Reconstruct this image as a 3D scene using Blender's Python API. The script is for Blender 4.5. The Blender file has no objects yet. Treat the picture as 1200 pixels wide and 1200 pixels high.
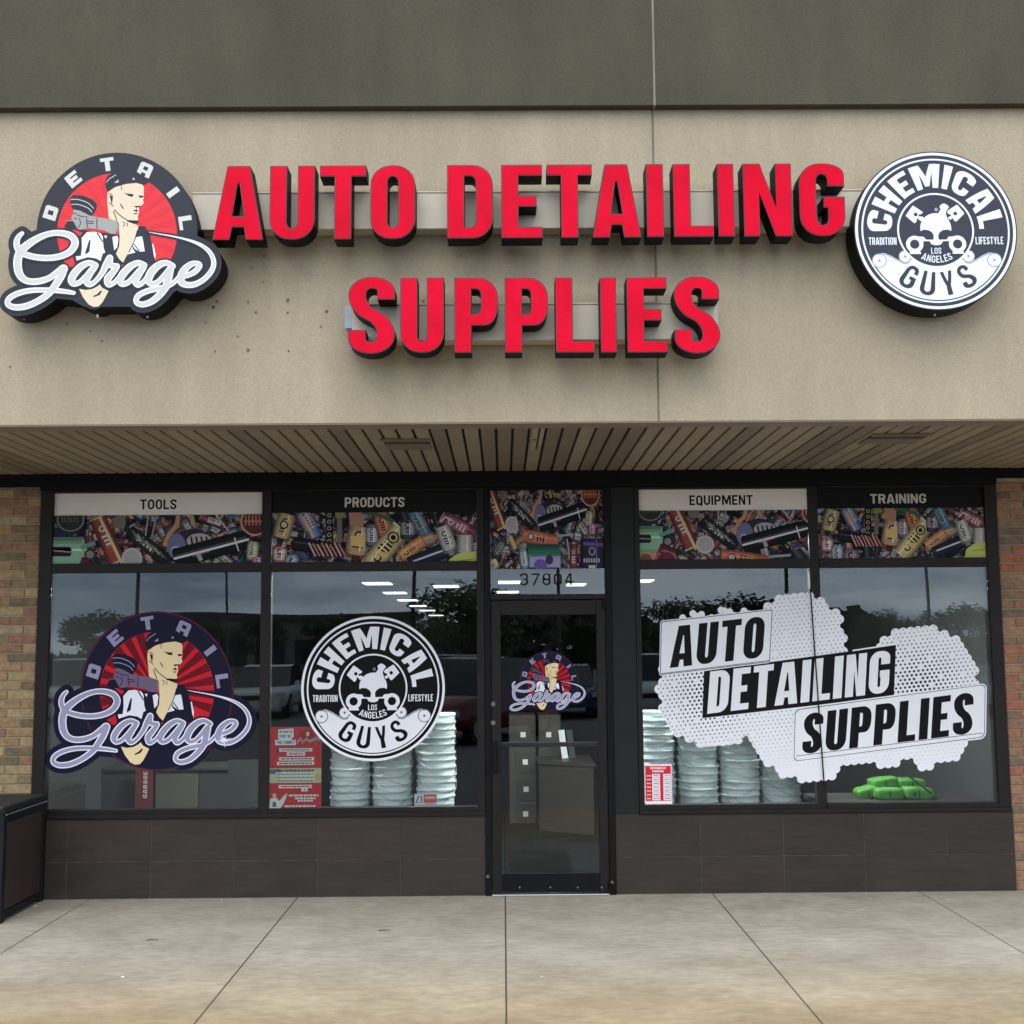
import bpy, bmesh, math, random
import numpy as np
from mathutils import Matrix, Vector
from mathutils.geometry import delaunay_2d_cdt

random.seed(7)
rng = random.Random(11)
C = bpy.context.scene
COL = bpy.context.scene.collection
PI = math.pi

# ------------------------------------------------------------------ camera, sky, sun, exposure
D = 9.2                       # metres from the shop front
F = 1454.6                    # focal length in units of a 1200 wide frame
PITCH, YAW, ROLL = 0.10750, -0.00802, 0.00762


def rotm(p, y, r):
    cy, sy, cp, sp, cr, sr = math.cos(y), math.sin(y), math.cos(p), math.sin(p), math.cos(r), math.sin(r)
    Rz = np.array([[cy, -sy, 0], [sy, cy, 0], [0, 0, 1]])
    Rx = np.array([[1, 0, 0], [0, cp, -sp], [0, sp, cp]])
    Ry = np.array([[cr, 0, sr], [0, 1, 0], [-sr, 0, cr]])
    return Rz @ Rx @ Ry


RM = rotm(PITCH, YAW, ROLL)


def _ray(px, py):
    return RM @ np.array([(px - 600) / F, 1.0, -(py - 600) / F])


_d = _ray(640, 1048.3)
H = -_d[2] * D / _d[1]        # eye height above the pavement


def at(px, py, Y=0.0):
    """World X, Z of the point on the plane y = Y that the photograph shows at px, py (1200 px frame)."""
    d = _ray(px, py)
    t = (Y + D) / d[1]
    return d[0] * t, H + d[2] * t


def ground(px, py, z=0.0):
    d = _ray(px, py)
    t = (z - H) / d[2]
    return d[0] * t, -D + d[1] * t


cam_d = bpy.data.cameras.new('camera')
cam = bpy.data.objects.new('camera', cam_d)
COL.objects.link(cam)
M = Matrix(((RM[0, 0], RM[0, 2], -RM[0, 1], 0), (RM[1, 0], RM[1, 2], -RM[1, 1], -D),
            (RM[2, 0], RM[2, 2], -RM[2, 1], H), (0, 0, 0, 1)))
cam.matrix_world = M
cam_d.sensor_width = 36
cam_d.lens = F / 1200 * 36
cam_d.clip_end = 1500
C.camera = cam

SUN_EL, SUN_AZ = 53, 188      # degrees; sun stands high behind the camera, behind cloud
w = bpy.data.worlds.new('World')
C.world = w
w.use_nodes = True
nt = w.node_tree
nt.nodes.clear()
wo = nt.nodes.new('ShaderNodeOutputWorld')
mixs = nt.nodes.new('ShaderNodeMixShader')
bg1 = nt.nodes.new('ShaderNodeBackground')
bg2 = nt.nodes.new('ShaderNodeBackground')
sky = nt.nodes.new('ShaderNodeTexSky')
sky.sky_type = 'NISHITA'
sky.sun_disc = False
sky.sun_elevation = math.radians(SUN_EL)
sky.sun_rotation = math.radians(SUN_AZ)
nt.links.new(sky.outputs[0], bg1.inputs[0])
bg1.inputs[1].default_value = 0.10
tc = nt.nodes.new('ShaderNodeTexCoord')
mp = nt.nodes.new('ShaderNodeMapping')
mp.inputs['Scale'].default_value = (2.6, 2.6, 14.0)
no = nt.nodes.new('ShaderNodeTexNoise')
no.inputs['Scale'].default_value = 1.4
no.inputs['Detail'].default_value = 6
no.inputs['Roughness'].default_value = 0.6
nt.links.new(tc.outputs['Generated'], mp.inputs[0])
nt.links.new(mp.outputs[0], no.inputs[0])
cr = nt.nodes.new('ShaderNodeValToRGB')
cr.color_ramp.elements[0].position = 0.38
cr.color_ramp.elements[0].color = (0.34, 0.45, 0.60, 1)
cr.color_ramp.elements[1].position = 0.62
cr.color_ramp.elements[1].color = (0.95, 1.0, 1.06, 1)
nt.links.new(no.outputs[0], cr.inputs[0])
nt.links.new(cr.outputs[0], bg2.inputs[0])
# the cloud sheet is thinner and brighter low over the horizon
sxw = nt.nodes.new('ShaderNodeSeparateXYZ')
nt.links.new(tc.outputs['Generated'], sxw.inputs[0])
mh = nt.nodes.new('ShaderNodeMapRange')
mh.inputs[1].default_value = 0.0
mh.inputs[2].default_value = 0.45
mh.inputs[3].default_value = 2.0
mh.inputs[4].default_value = 1.12
nt.links.new(sxw.outputs[2], mh.inputs[0])
nt.links.new(mh.outputs[0], bg2.inputs[1])
mr = nt.nodes.new('ShaderNodeMapRange')
mr.inputs[1].default_value = 0.35
mr.inputs[2].default_value = 0.6
mr.inputs[3].default_value = 0.78
mr.inputs[4].default_value = 0.97
nt.links.new(no.outputs[0], mr.inputs[0])
nt.links.new(mr.outputs[0], mixs.inputs[0])
nt.links.new(bg1.outputs[0], mixs.inputs[1])
nt.links.new(bg2.outputs[0], mixs.inputs[2])
nt.links.new(mixs.outputs[0], wo.inputs[0])

sd = bpy.data.lights.new('sun', 'SUN')
sd.energy = 1.15
sd.angle = math.radians(60)
sd.color = (1.0, 0.96, 0.9)
sun = bpy.data.objects.new('sun', sd)
COL.objects.link(sun)
_az = math.radians(SUN_AZ)
sdir = Vector((math.sin(_az) * math.cos(math.radians(SUN_EL)), math.cos(_az) * math.cos(math.radians(SUN_EL)), math.sin(math.radians(SUN_EL))))
sun.rotation_euler = sdir.to_track_quat('Z', 'Y').to_euler()
sun.location = sdir * 30

C.view_settings.view_transform = 'Standard'
C.view_settings.look = 'None'
C.view_settings.exposure = 0.82
C.view_settings.gamma = 1
C.view_settings.use_curve_mapping = False
C.cycles.max_bounces = 10
C.cycles.transparent_max_bounces = 16
C.cycles.caustics_reflective = False
C.cycles.caustics_refractive = False


# ------------------------------------------------------------------ materials
def srgb(r, g, b):
    def f(c):
        c /= 255
        return c / 12.92 if c <= 0.04045 else ((c + 0.055) / 1.055) ** 2.4
    return (f(r), f(g), f(b), 1)


def mat(name, c1, c2=None, scale=8.0, rough=0.6, metal=0.0, bump=0.0, bscale=None, rand=None, spec=0.5,
        stretch=(1, 1, 1), detail=6, lo=0.35, hi=0.65, fine=None, trans=0.0, streak=None):
    """Principled material; c1..c2 mixed by noise; rand = list of colours picked per object; fine = (scale, amount) speckle."""
    m = bpy.data.materials.new(name)
    m.use_nodes = True
    n, L = m.node_tree.nodes, m.node_tree.links
    b = n['Principled BSDF']
    b.inputs['Roughness'].default_value = rough
    b.inputs['Metallic'].default_value = metal
    b.inputs['Specular IOR Level'].default_value = spec
    t = n.new('ShaderNodeTexCoord')
    g = n.new('ShaderNodeNewGeometry')
    mp = n.new('ShaderNodeMapping')
    mp.inputs['Scale'].default_value = stretch
    L.new(g.outputs['Position'], mp.inputs[0])
    src = None
    if rand:
        oi = n.new('ShaderNodeObjectInfo')
        rr = n.new('ShaderNodeValToRGB')
        rr.color_ramp.interpolation = 'CONSTANT'
        e = rr.color_ramp.elements
        e[0].position = 0
        e[0].color = rand[0]
        e[1].position = 1 / len(rand)
        e[1].color = rand[1]
        for i in range(2, len(rand)):
            x = e.new(i / len(rand))
            x.color = rand[i]
        L.new(oi.outputs['Random'], rr.inputs[0])
        src = rr.outputs[0]
    no = n.new('ShaderNodeTexNoise')
    no.inputs['Scale'].default_value = scale
    no.inputs['Detail'].default_value = detail
    no.inputs['Roughness'].default_value = 0.62
    L.new(mp.outputs[0], no.inputs[0])
    if c2 is not None:
        r = n.new('ShaderNodeValToRGB')
        r.color_ramp.elements[0].position = lo
        r.color_ramp.elements[1].position = hi
        if src is None:
            r.color_ramp.elements[0].color = c1
            r.color_ramp.elements[1].color = c2
            L.new(no.outputs[0], r.inputs[0])
            src = r.outputs[0]
        else:
            r.color_ramp.elements[0].color = c1
            r.color_ramp.elements[1].color = c2
            L.new(no.outputs[0], r.inputs[0])
            mx = n.new('ShaderNodeMix')
            mx.data_type = 'RGBA'
            mx.blend_type = 'MULTIPLY'
            mx.inputs[0].default_value = 1
            L.new(src, mx.inputs[6])
            L.new(r.outputs[0], mx.inputs[7])
            src = mx.outputs[2]
    if fine:
        nf = n.new('ShaderNodeTexNoise')
        nf.inputs['Scale'].default_value = fine[0]
        nf.inputs['Detail'].default_value = 3
        L.new(g.outputs['Position'], nf.inputs[0])
        rf = n.new('ShaderNodeMapRange')
        rf.inputs[1].default_value = 0.3
        rf.inputs[2].default_value = 0.7
        rf.inputs[3].default_value = 1 - fine[1]
        rf.inputs[4].default_value = 1 + fine[1]
        L.new(nf.outputs[0], rf.inputs[0])
        mx = n.new('ShaderNodeVectorMath')
        mx.operation = 'SCALE'
        if src is None:
            rgb = n.new('ShaderNodeRGB')
            rgb.outputs[0].default_value = c1
            src = rgb.outputs[0]
        L.new(src, mx.inputs[0])
        L.new(rf.outputs[0], mx.inputs['Scale'])
        src = mx.outputs[0]
    if streak:
        ms = n.new('ShaderNodeMapping')
        ms.inputs['Scale'].default_value = streak[0]
        L.new(g.outputs['Position'], ms.inputs[0])
        ns = n.new('ShaderNodeTexNoise')
        ns.inputs['Scale'].default_value = 1
        ns.inputs['Detail'].default_value = 7
        L.new(ms.outputs[0], ns.inputs[0])
        rs_ = n.new('ShaderNodeMapRange')
        rs_.inputs[1].default_value = 0.3
        rs_.inputs[2].default_value = 0.7
        rs_.inputs[3].default_value = 1 - streak[1]
        rs_.inputs[4].default_value = 1 + streak[1]
        L.new(ns.outputs[0], rs_.inputs[0])
        mx = n.new('ShaderNodeVectorMath')
        mx.operation = 'SCALE'
        L.new(src, mx.inputs[0])
        L.new(rs_.outputs[0], mx.inputs['Scale'])
        src = mx.outputs[0]
    if src is None:
        b.inputs['Base Color'].default_value = c1
    else:
        L.new(src, b.inputs['Base Color'])
    if bump:
        nb = n.new('ShaderNodeTexNoise')
        nb.inputs['Scale'].default_value = bscale or scale * 4
        nb.inputs['Detail'].default_value = 4
        L.new(g.outputs['Position'], nb.inputs[0])
        bp = n.new('ShaderNodeBump')
        bp.inputs['Strength'].default_value = 1.0
        bp.inputs['Distance'].default_value = bump
        L.new(nb.outputs[0], bp.inputs['Height'])
        L.new(bp.outputs[0], b.inputs['Normal'])
    if trans:
        b.inputs['Transmission Weight'].default_value = trans
    return m


def print_mat(name, rough=0.35, spec=0.4):
    m = bpy.data.materials.new(name)
    m.use_nodes = True
    n, L = m.node_tree.nodes, m.node_tree.links
    b = n['Principled BSDF']
    a = n.new('ShaderNodeAttribute')
    a.attribute_name = 'Col'
    g = n.new('ShaderNodeNewGeometry')
    no = n.new('ShaderNodeTexNoise')
    no.inputs['Scale'].default_value = 3.0
    no.inputs['Detail'].default_value = 5
    L.new(g.outputs['Position'], no.inputs[0])
    mr = n.new('ShaderNodeMapRange')
    mr.inputs[3].default_value = 0.88
    mr.inputs[4].default_value = 1.08
    L.new(no.outputs[0], mr.inputs[0])
    v = n.new('ShaderNodeVectorMath')
    v.operation = 'SCALE'
    L.new(a.outputs['Color'], v.inputs[0])
    L.new(mr.outputs[0], v.inputs['Scale'])
    L.new(v.outputs[0], b.inputs['Base Color'])
    b.inputs['Roughness'].default_value = rough
    b.inputs['Specular IOR Level'].default_value = spec
    return m


MT = {}
MT['stucco'] = mat('stucco_tan', (0.355, 0.298, 0.208, 1), (0.42, 0.355, 0.252, 1), scale=1.1, stretch=(1, 1, .55), rough=0.93, bump=0.003, bscale=95, fine=(75, 0.08), spec=0.2, streak=((6, 1, .5), .055))
MT['stucco_dark'] = mat('stucco_olive', (0.070, 0.064, 0.044, 1), (0.090, 0.081, 0.057, 1), scale=1.3, stretch=(1, 1, .7), rough=0.93, bump=0.003, bscale=95, fine=(75, 0.11), spec=0.2, streak=((5, 1, .6), .06))
MT['caulk'] = mat('caulk', (0.25, 0.21, 0.16, 1), (0.17, 0.145, 0.11, 1), scale=6, rough=0.8)
MT['slat'] = mat('soffit_paint', (0.9, 0.9, 0.9, 1), (1.05, 1.03, 1.0, 1), scale=5, rough=0.55,
                 rand=[(0.31, 0.265, 0.19, 1), (0.28, 0.24, 0.175, 1), (0.32, 0.275, 0.2, 1), (0.30, 0.255, 0.185, 1), (0.21, 0.175, 0.125, 1)], fine=(30, 0.05))
MT['slat_trim'] = mat('soffit_trim', (0.25, 0.20, 0.14, 1), (0.22, 0.18, 0.125, 1), scale=4, rough=0.5)
MT['slat_void'] = mat('soffit_void', (0.055, 0.04, 0.032, 1), rough=0.9)
MT['hole'] = mat('hole_mark', (0.10, 0.08, 0.06, 1), (0.2, 0.17, 0.13, 1), scale=60, rough=0.9)
MT['vent'] = mat('vent_metal', (0.20, 0.16, 0.11, 1), (0.17, 0.135, 0.095, 1), scale=10, rough=0.5)
MT['plate'] = mat('lamp_plate', (0.42, 0.37, 0.28, 1), (0.36, 0.31, 0.24, 1), scale=14, rough=0.4)
MT['frame'] = mat('bronze_frame', (0.009, 0.006, 0.0055, 1), (0.013, 0.009, 0.008, 1), scale=5, rough=0.5, spec=0.22)
MT['frame_black'] = mat('black_frame', (0.003, 0.003, 0.0035, 1), (0.005, 0.005, 0.006, 1), scale=6, rough=0.55, spec=0.15)
MT['panel'] = mat('pier_panel', (0.010, 0.011, 0.0105, 1), (0.014, 0.015, 0.014, 1), scale=3, rough=0.55, spec=.2)
MT['tile'] = mat('kick_tile', (0.85, 0.85, 0.85, 1), (1.15, 1.12, 1.1, 1), scale=6, rough=0.55, stretch=(0.5, 1, 4),
                 rand=[(0.036, 0.028, 0.0225, 1), (0.033, 0.026, 0.022, 1), (0.038, 0.029, 0.024, 1), (0.034, 0.0275, 0.023, 1)], spec=.25, fine=(90, 0.10), streak=((3, 1, 9), .10))
MT['grout'] = mat('grout', (0.06, 0.05, 0.045, 1), (0.20, 0.18, 0.16, 1), scale=8, rough=0.9)
MT['mortar'] = mat('mortar', (0.34, 0.28, 0.21, 1), (0.42, 0.36, 0.28, 1), scale=14, rough=0.95, bump=0.002, bscale=120)
MT['brick_l'] = mat('brick_brown', (0.68, 0.68, 0.68, 1), (1.15, 1.12, 1.06, 1), scale=26, rough=0.9, bump=0.0025, bscale=110,
                    rand=[(0.33, 0.215, 0.105, 1), (0.25, 0.18, 0.09, 1), (0.36, 0.26, 0.135, 1), (0.29, 0.155, 0.09, 1), (0.19, 0.14, 0.075, 1), (0.36, 0.225, 0.12, 1), (0.38, 0.28, 0.15, 1)], fine=(160, 0.12))
MT['brick_r'] = mat('brick_red', (0.68, 0.68, 0.68, 1), (1.15, 1.12, 1.06, 1), scale=26, rough=0.9, bump=0.0025, bscale=110,
                    rand=[(0.31, 0.15, 0.085, 1), (0.26, 0.15, 0.09, 1), (0.35, 0.135, 0.075, 1), (0.29, 0.17, 0.10, 1), (0.19, 0.13, 0.085, 1), (0.33, 0.19, 0.11, 1)], fine=(160, 0.12))
MT['bin_dark'] = mat('bin_frame', (0.004, 0.0045, 0.006, 1), (0.010, 0.011, 0.014, 1), scale=9, rough=0.55, spec=.2)
MT['bin_blue'] = mat('bin_navy', (0.016, 0.022, 0.035, 1), (0.022, 0.03, 0.045, 1), scale=9, rough=0.5)
MT['bin_panel'] = mat('bin_panel', (0.022, 0.011, 0.009, 1), (0.036, 0.018, 0.015, 1), scale=5, rough=0.6, stretch=(6, 6, 1))
MT['bin_top'] = mat('bin_top', (0.035, 0.035, 0.034, 1), (0.055, 0.055, 0.052, 1), scale=9, rough=0.65, spec=.25)
MT['chrome'] = mat('bare_metal', (0.6, 0.6, 0.6, 1), rough=0.3, metal=1.0)
MT['red_face'] = mat('red_acrylic', (0.58, 0.0005, 0.018, 1), (0.72, 0.001, 0.027, 1), scale=3, rough=0.3, spec=0.07, fine=(9, .04))
MT['trim_cap'] = mat('trim_cap', (0.022, 0.002, 0.004, 1), (0.03, 0.003, 0.005, 1), scale=6, rough=0.35)
MT['return'] = mat('letter_return', (0.002, 0.0015, 0.0015, 1), (0.004, 0.003, 0.003, 1), scale=5, rough=0.5, spec=0.08)
MT['raceway'] = mat('raceway_paint', (0.50, 0.44, 0.34, 1), (0.56, 0.49, 0.385, 1), scale=2, rough=0.5)
MT['cabinet_face'] = print_mat('sign_face_print', 0.4, 0.2)
MT['decal'] = print_mat('window_print', 0.5, 0.12)
MT['slate'] = mat('slate_edge', (0.05, 0.052, 0.065, 1), rough=0.4)
MT['elbox'] = mat('electric_box', (0.22, 0.26, 0.32, 1), (0.28, 0.32, 0.38, 1), scale=10, rough=0.45, metal=0.3)
MT['asphalt'] = mat('asphalt', (0.15, 0.145, 0.135, 1), (0.20, 0.19, 0.175, 1), scale=0.7, rough=0.9, bump=0.004, bscale=60, fine=(40, 0.15))
MT['paint_line'] = mat('road_paint', (0.62, 0.62, 0.60, 1), (0.72, 0.72, 0.70, 1), scale=10, rough=0.7)
MT['joint'] = mat('joint_filler', (0.05, 0.045, 0.04, 1), (0.09, 0.08, 0.07, 1), scale=20, rough=0.95)
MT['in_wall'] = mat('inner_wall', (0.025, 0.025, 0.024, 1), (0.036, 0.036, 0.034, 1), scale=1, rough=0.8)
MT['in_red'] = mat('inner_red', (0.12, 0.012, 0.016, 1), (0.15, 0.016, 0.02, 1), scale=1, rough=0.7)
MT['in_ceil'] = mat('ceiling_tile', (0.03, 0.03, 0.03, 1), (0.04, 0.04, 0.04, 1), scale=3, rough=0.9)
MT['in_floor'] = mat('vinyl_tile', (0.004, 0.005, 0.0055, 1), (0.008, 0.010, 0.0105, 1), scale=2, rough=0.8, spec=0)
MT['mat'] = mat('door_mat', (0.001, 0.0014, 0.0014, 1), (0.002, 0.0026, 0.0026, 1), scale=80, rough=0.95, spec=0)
MT['wood'] = mat('counter_wood', (0.026, 0.02, 0.013, 1), (0.036, 0.028, 0.018, 1), scale=3, rough=0.5, stretch=(1, 1, 8))
MT['wood_dark'] = mat('cabinet_wood', (0.035, 0.026, 0.02, 1), (0.045, 0.034, 0.026, 1), scale=3, rough=0.5, stretch=(1, 1, 8))
MT['white_plastic'] = mat('white_plastic', (0.7, 0.7, 0.7, 1), rough=0.4)
MT['beige'] = mat('beige_board', (0.08, 0.075, 0.052, 1), (0.10, 0.09, 0.065, 1), scale=2, rough=0.7)
MT['green'] = mat('green_nylon', (0.045, 0.18, 0.02, 1), (0.075, 0.27, 0.03, 1), scale=16, rough=0.55, bump=0.004, bscale=25)
MT['strap'] = mat('black_strap', (0.02, 0.02, 0.02, 1), rough=0.7)
MT['ledge'] = mat('display_ledge', (0.02, 0.018, 0.016, 1), (0.03, 0.026, 0.024, 1), scale=4, rough=0.6)
MT['bark'] = mat('bark', (0.07, 0.05, 0.035, 1), (0.12, 0.09, 0.065, 1), scale=9, rough=0.95, bump=0.02)
MT['leaf'] = mat('leaf', (0.7, 0.7, 0.7, 1), (1.2, 1.2, 1.1, 1), scale=1.4, rough=0.7, rand=[(0.075, 0.11, 0.045, 1), (0.065, 0.095, 0.04, 1), (0.09, 0.125, 0.055, 1)])
MT['pole'] = mat('pole_metal', (0.10, 0.09, 0.08, 1), (0.14, 0.12, 0.11, 1), scale=4, rough=0.6)
MT['tyre'] = mat('tyre', (0.02, 0.02, 0.02, 1), rough=0.85)
MT['rim'] = mat('rim', (0.45, 0.45, 0.46, 1), rough=0.35, metal=0.8)
MT['car_glass'] = mat('car_glass', (0.02, 0.025, 0.03, 1), rough=0.08)
MT['lamp_red'] = mat('tail_lamp', (0.35, 0.01, 0.01, 1), rough=0.2)
MT['lamp_clear'] = mat('head_lamp', (0.7, 0.7, 0.7, 1), rough=0.15)
for nm, c in (('silver', (0.62, 0.63, 0.64)), ('white', (0.82, 0.82, 0.80)), ('dark_red', (0.16, 0.012, 0.015)),
              ('black', (0.015, 0.015, 0.018)), ('grey', (0.25, 0.26, 0.28)), ('blue', (0.03, 0.06, 0.14))):
    MT['car_' + nm] = mat('car_paint_' + nm, c + (1,), rough=0.22, spec=0.6, fine=(5, 0.04))
MT['far_wall'] = mat('far_wall', (0.28, 0.24, 0.20, 1), (0.33, 0.29, 0.25, 1), scale=0.5, rough=0.9)
MT['far_roof'] = mat('far_roof', (0.12, 0.10, 0.09, 1), rough=0.9)
MT['hedge'] = mat('wood_edge', (0.06, 0.075, 0.05, 1), (0.12, 0.13, 0.09, 1), scale=0.35, rough=0.9)

# fine concrete with a browner, damper outer part
m = mat('concrete', (0.325, 0.284, 0.222, 1), (0.52, 0.47, 0.382, 1), scale=2.4, rough=0.86, bump=0.0015, bscale=70, fine=(150, 0.13), spec=0.25, streak=((11, 19, 1), .13), stretch=(0.8, 1, 1), detail=13, lo=.22, hi=.72)
MT['concrete'] = m
n, L = m.node_tree.nodes, m.node_tree.links
bs = n['Principled BSDF']
base = bs.inputs['Base Color'].links[0].from_socket
g = n.new('ShaderNodeNewGeometry')
sx = n.new('ShaderNodeSeparateXYZ')
L.new(g.outputs['Position'], sx.inputs[0])
nz = n.new('ShaderNodeTexNoise')
nz.inputs['Scale'].default_value = 1.5
nz.inputs['Detail'].default_value = 9
mpp = n.new('ShaderNodeMapping')
mpp.inputs['Scale'].default_value = (0.6, 1.3, 1)
L.new(g.outputs['Position'], mpp.inputs[0])
L.new(mpp.outputs[0], nz.inputs[0])
ma = n.new('ShaderNodeMath')
ma.operation = 'MULTIPLY_ADD'
L.new(nz.outputs[0], ma.inputs[0])
ma.inputs[1].default_value = 1.1
L.new(sx.outputs[1], ma.inputs[2])
mr2 = n.new('ShaderNodeMapRange')
mr2.inputs[1].default_value = -1.25
mr2.inputs[2].default_value = -2.45
L.new(ma.outputs[0], mr2.inputs[0])
mx = n.new('ShaderNodeMix')
mx.data_type = 'RGBA'
mx.blend_type = 'MULTIPLY'
L.new(mr2.outputs[0], mx.inputs[0])
L.new(base, mx.inputs[6])
mx.inputs[7].default_value = (0.82, 0.69, 0.52, 1)
# sparse dark spots and small pale scuffs
vo = n.new('ShaderNodeTexVoronoi')
vo.inputs['Scale'].default_value = 5.5
L.new(g.outputs['Position'], vo.inputs[0])
wh = n.new('ShaderNodeSeparateColor')
L.new(vo.outputs['Color'], wh.inputs[0])
sz = n.new('ShaderNodeMath')
sz.operation = 'MULTIPLY_ADD'
L.new(wh.outputs[0], sz.inputs[0])
sz.inputs[1].default_value = .10
sz.inputs[2].default_value = -.035
df_ = n.new('ShaderNodeMath')
df_.operation = 'SUBTRACT'
L.new(sz.outputs[0], df_.inputs[0])
L.new(vo.outputs['Distance'], df_.inputs[1])
sp_ = n.new('ShaderNodeMapRange')
sp_.inputs[1].default_value = 0
sp_.inputs[2].default_value = .02
sp_.inputs[4].default_value = .55
L.new(df_.outputs[0], sp_.inputs[0])
mx3 = n.new('ShaderNodeMix')
mx3.data_type = 'RGBA'
mx3.blend_type = 'MULTIPLY'
L.new(sp_.outputs[0], mx3.inputs[0])
L.new(mx.outputs[2], mx3.inputs[6])
mx3.inputs[7].default_value = (.5, .47, .44, 1)
L.new(mx3.outputs[2], bs.inputs['Base Color'])

# thin window glass
def glass_mat(name, tint):
    m = bpy.data.materials.new(name)
    m.use_nodes = True
    n, L = m.node_tree.nodes, m.node_tree.links
    n.clear()
    o = n.new('ShaderNodeOutputMaterial')
    mx = n.new('ShaderNodeMixShader')
    tr = n.new('ShaderNodeBsdfTransparent')
    gl = n.new('ShaderNodeBsdfGlossy')
    fr = n.new('ShaderNodeFresnel')
    fr.inputs[0].default_value = 1.44
    tr.inputs[0].default_value = tint
    gl.inputs['Roughness'].default_value = 0.0
    gl.inputs['Color'].default_value = (0.85, 0.93, 1.0, 1)
    gm = n.new('ShaderNodeNewGeometry')
    nb = n.new('ShaderNodeTexNoise')
    nb.inputs['Scale'].default_value = 0.8
    nb.inputs['Detail'].default_value = 0
    L.new(gm.outputs['Position'], nb.inputs[0])
    bp = n.new('ShaderNodeBump')
    bp.inputs['Distance'].default_value = 0.0022
    L.new(nb.outputs[0], bp.inputs['Height'])
    L.new(bp.outputs[0], gl.inputs['Normal'])
    L.new(fr.outputs[0], mx.inputs[0])
    L.new(tr.outputs[0], mx.inputs[1])
    L.new(gl.outputs[0], mx.inputs[2])
    L.new(mx.outputs[0], o.inputs[0])
    return m


MT['glass'] = glass_mat('window_glass', (0.94, 0.965, 0.96, 1))

m = bpy.data.materials.new('tube_light')
m.use_nodes = True
b = m.node_tree.nodes['Principled BSDF']
b.inputs['Base Color'].default_value = (0.8, 0.8, 0.8, 1)
b.inputs['Emission Color'].default_value = (0.93, 1.0, 0.98, 1)
b.inputs['Emission Strength'].default_value = 1.0
MT['tube'] = m
m2 = m.copy()
m2.node_tree.nodes['Principled BSDF'].inputs['Emission Strength'].default_value = 62.0
MT['bucket_fill_light'] = m2  # much stronger glow for the added fill lights over the buckets

m = bpy.data.materials.new('bucket_plastic')
m.use_nodes = True
n, L = m.node_tree.nodes, m.node_tree.links
b = n['Principled BSDF']
b.inputs['Base Color'].default_value = (0.86, 0.93, 0.93, 1)
b.inputs['Roughness'].default_value = 0.5
tl = n.new('ShaderNodeBsdfTranslucent')
tl.inputs[0].default_value = (0.85, 0.92, 0.92, 1)
mx = n.new('ShaderNodeMixShader')
mx.inputs[0].default_value = 0.3
L.new(b.outputs[0], mx.inputs[1])
L.new(tl.outputs[0], mx.inputs[2])
L.new(mx.outputs[0], n['Material Output'].inputs[0])
MT['bucket'] = m


# ------------------------------------------------------------------ object helpers
def link(o, parent=None, label=None, cat=None, group=None, kind=None):
    COL.objects.link(o)
    if parent is not None:
        o.parent = parent
    if label:
        o['label'] = label
    if cat:
        o['category'] = cat
    if group:
        o['group'] = group
    if kind:
        o['kind'] = kind
    return o


def empty(name, label=None, cat=None, loc=(0, 0, 0), group=None, kind=None):
    o = bpy.data.objects.new(name, None)
    o.empty_display_size = 0.1
    link(o, None, label, cat, group, kind)
    o.location = loc
    return o


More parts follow.
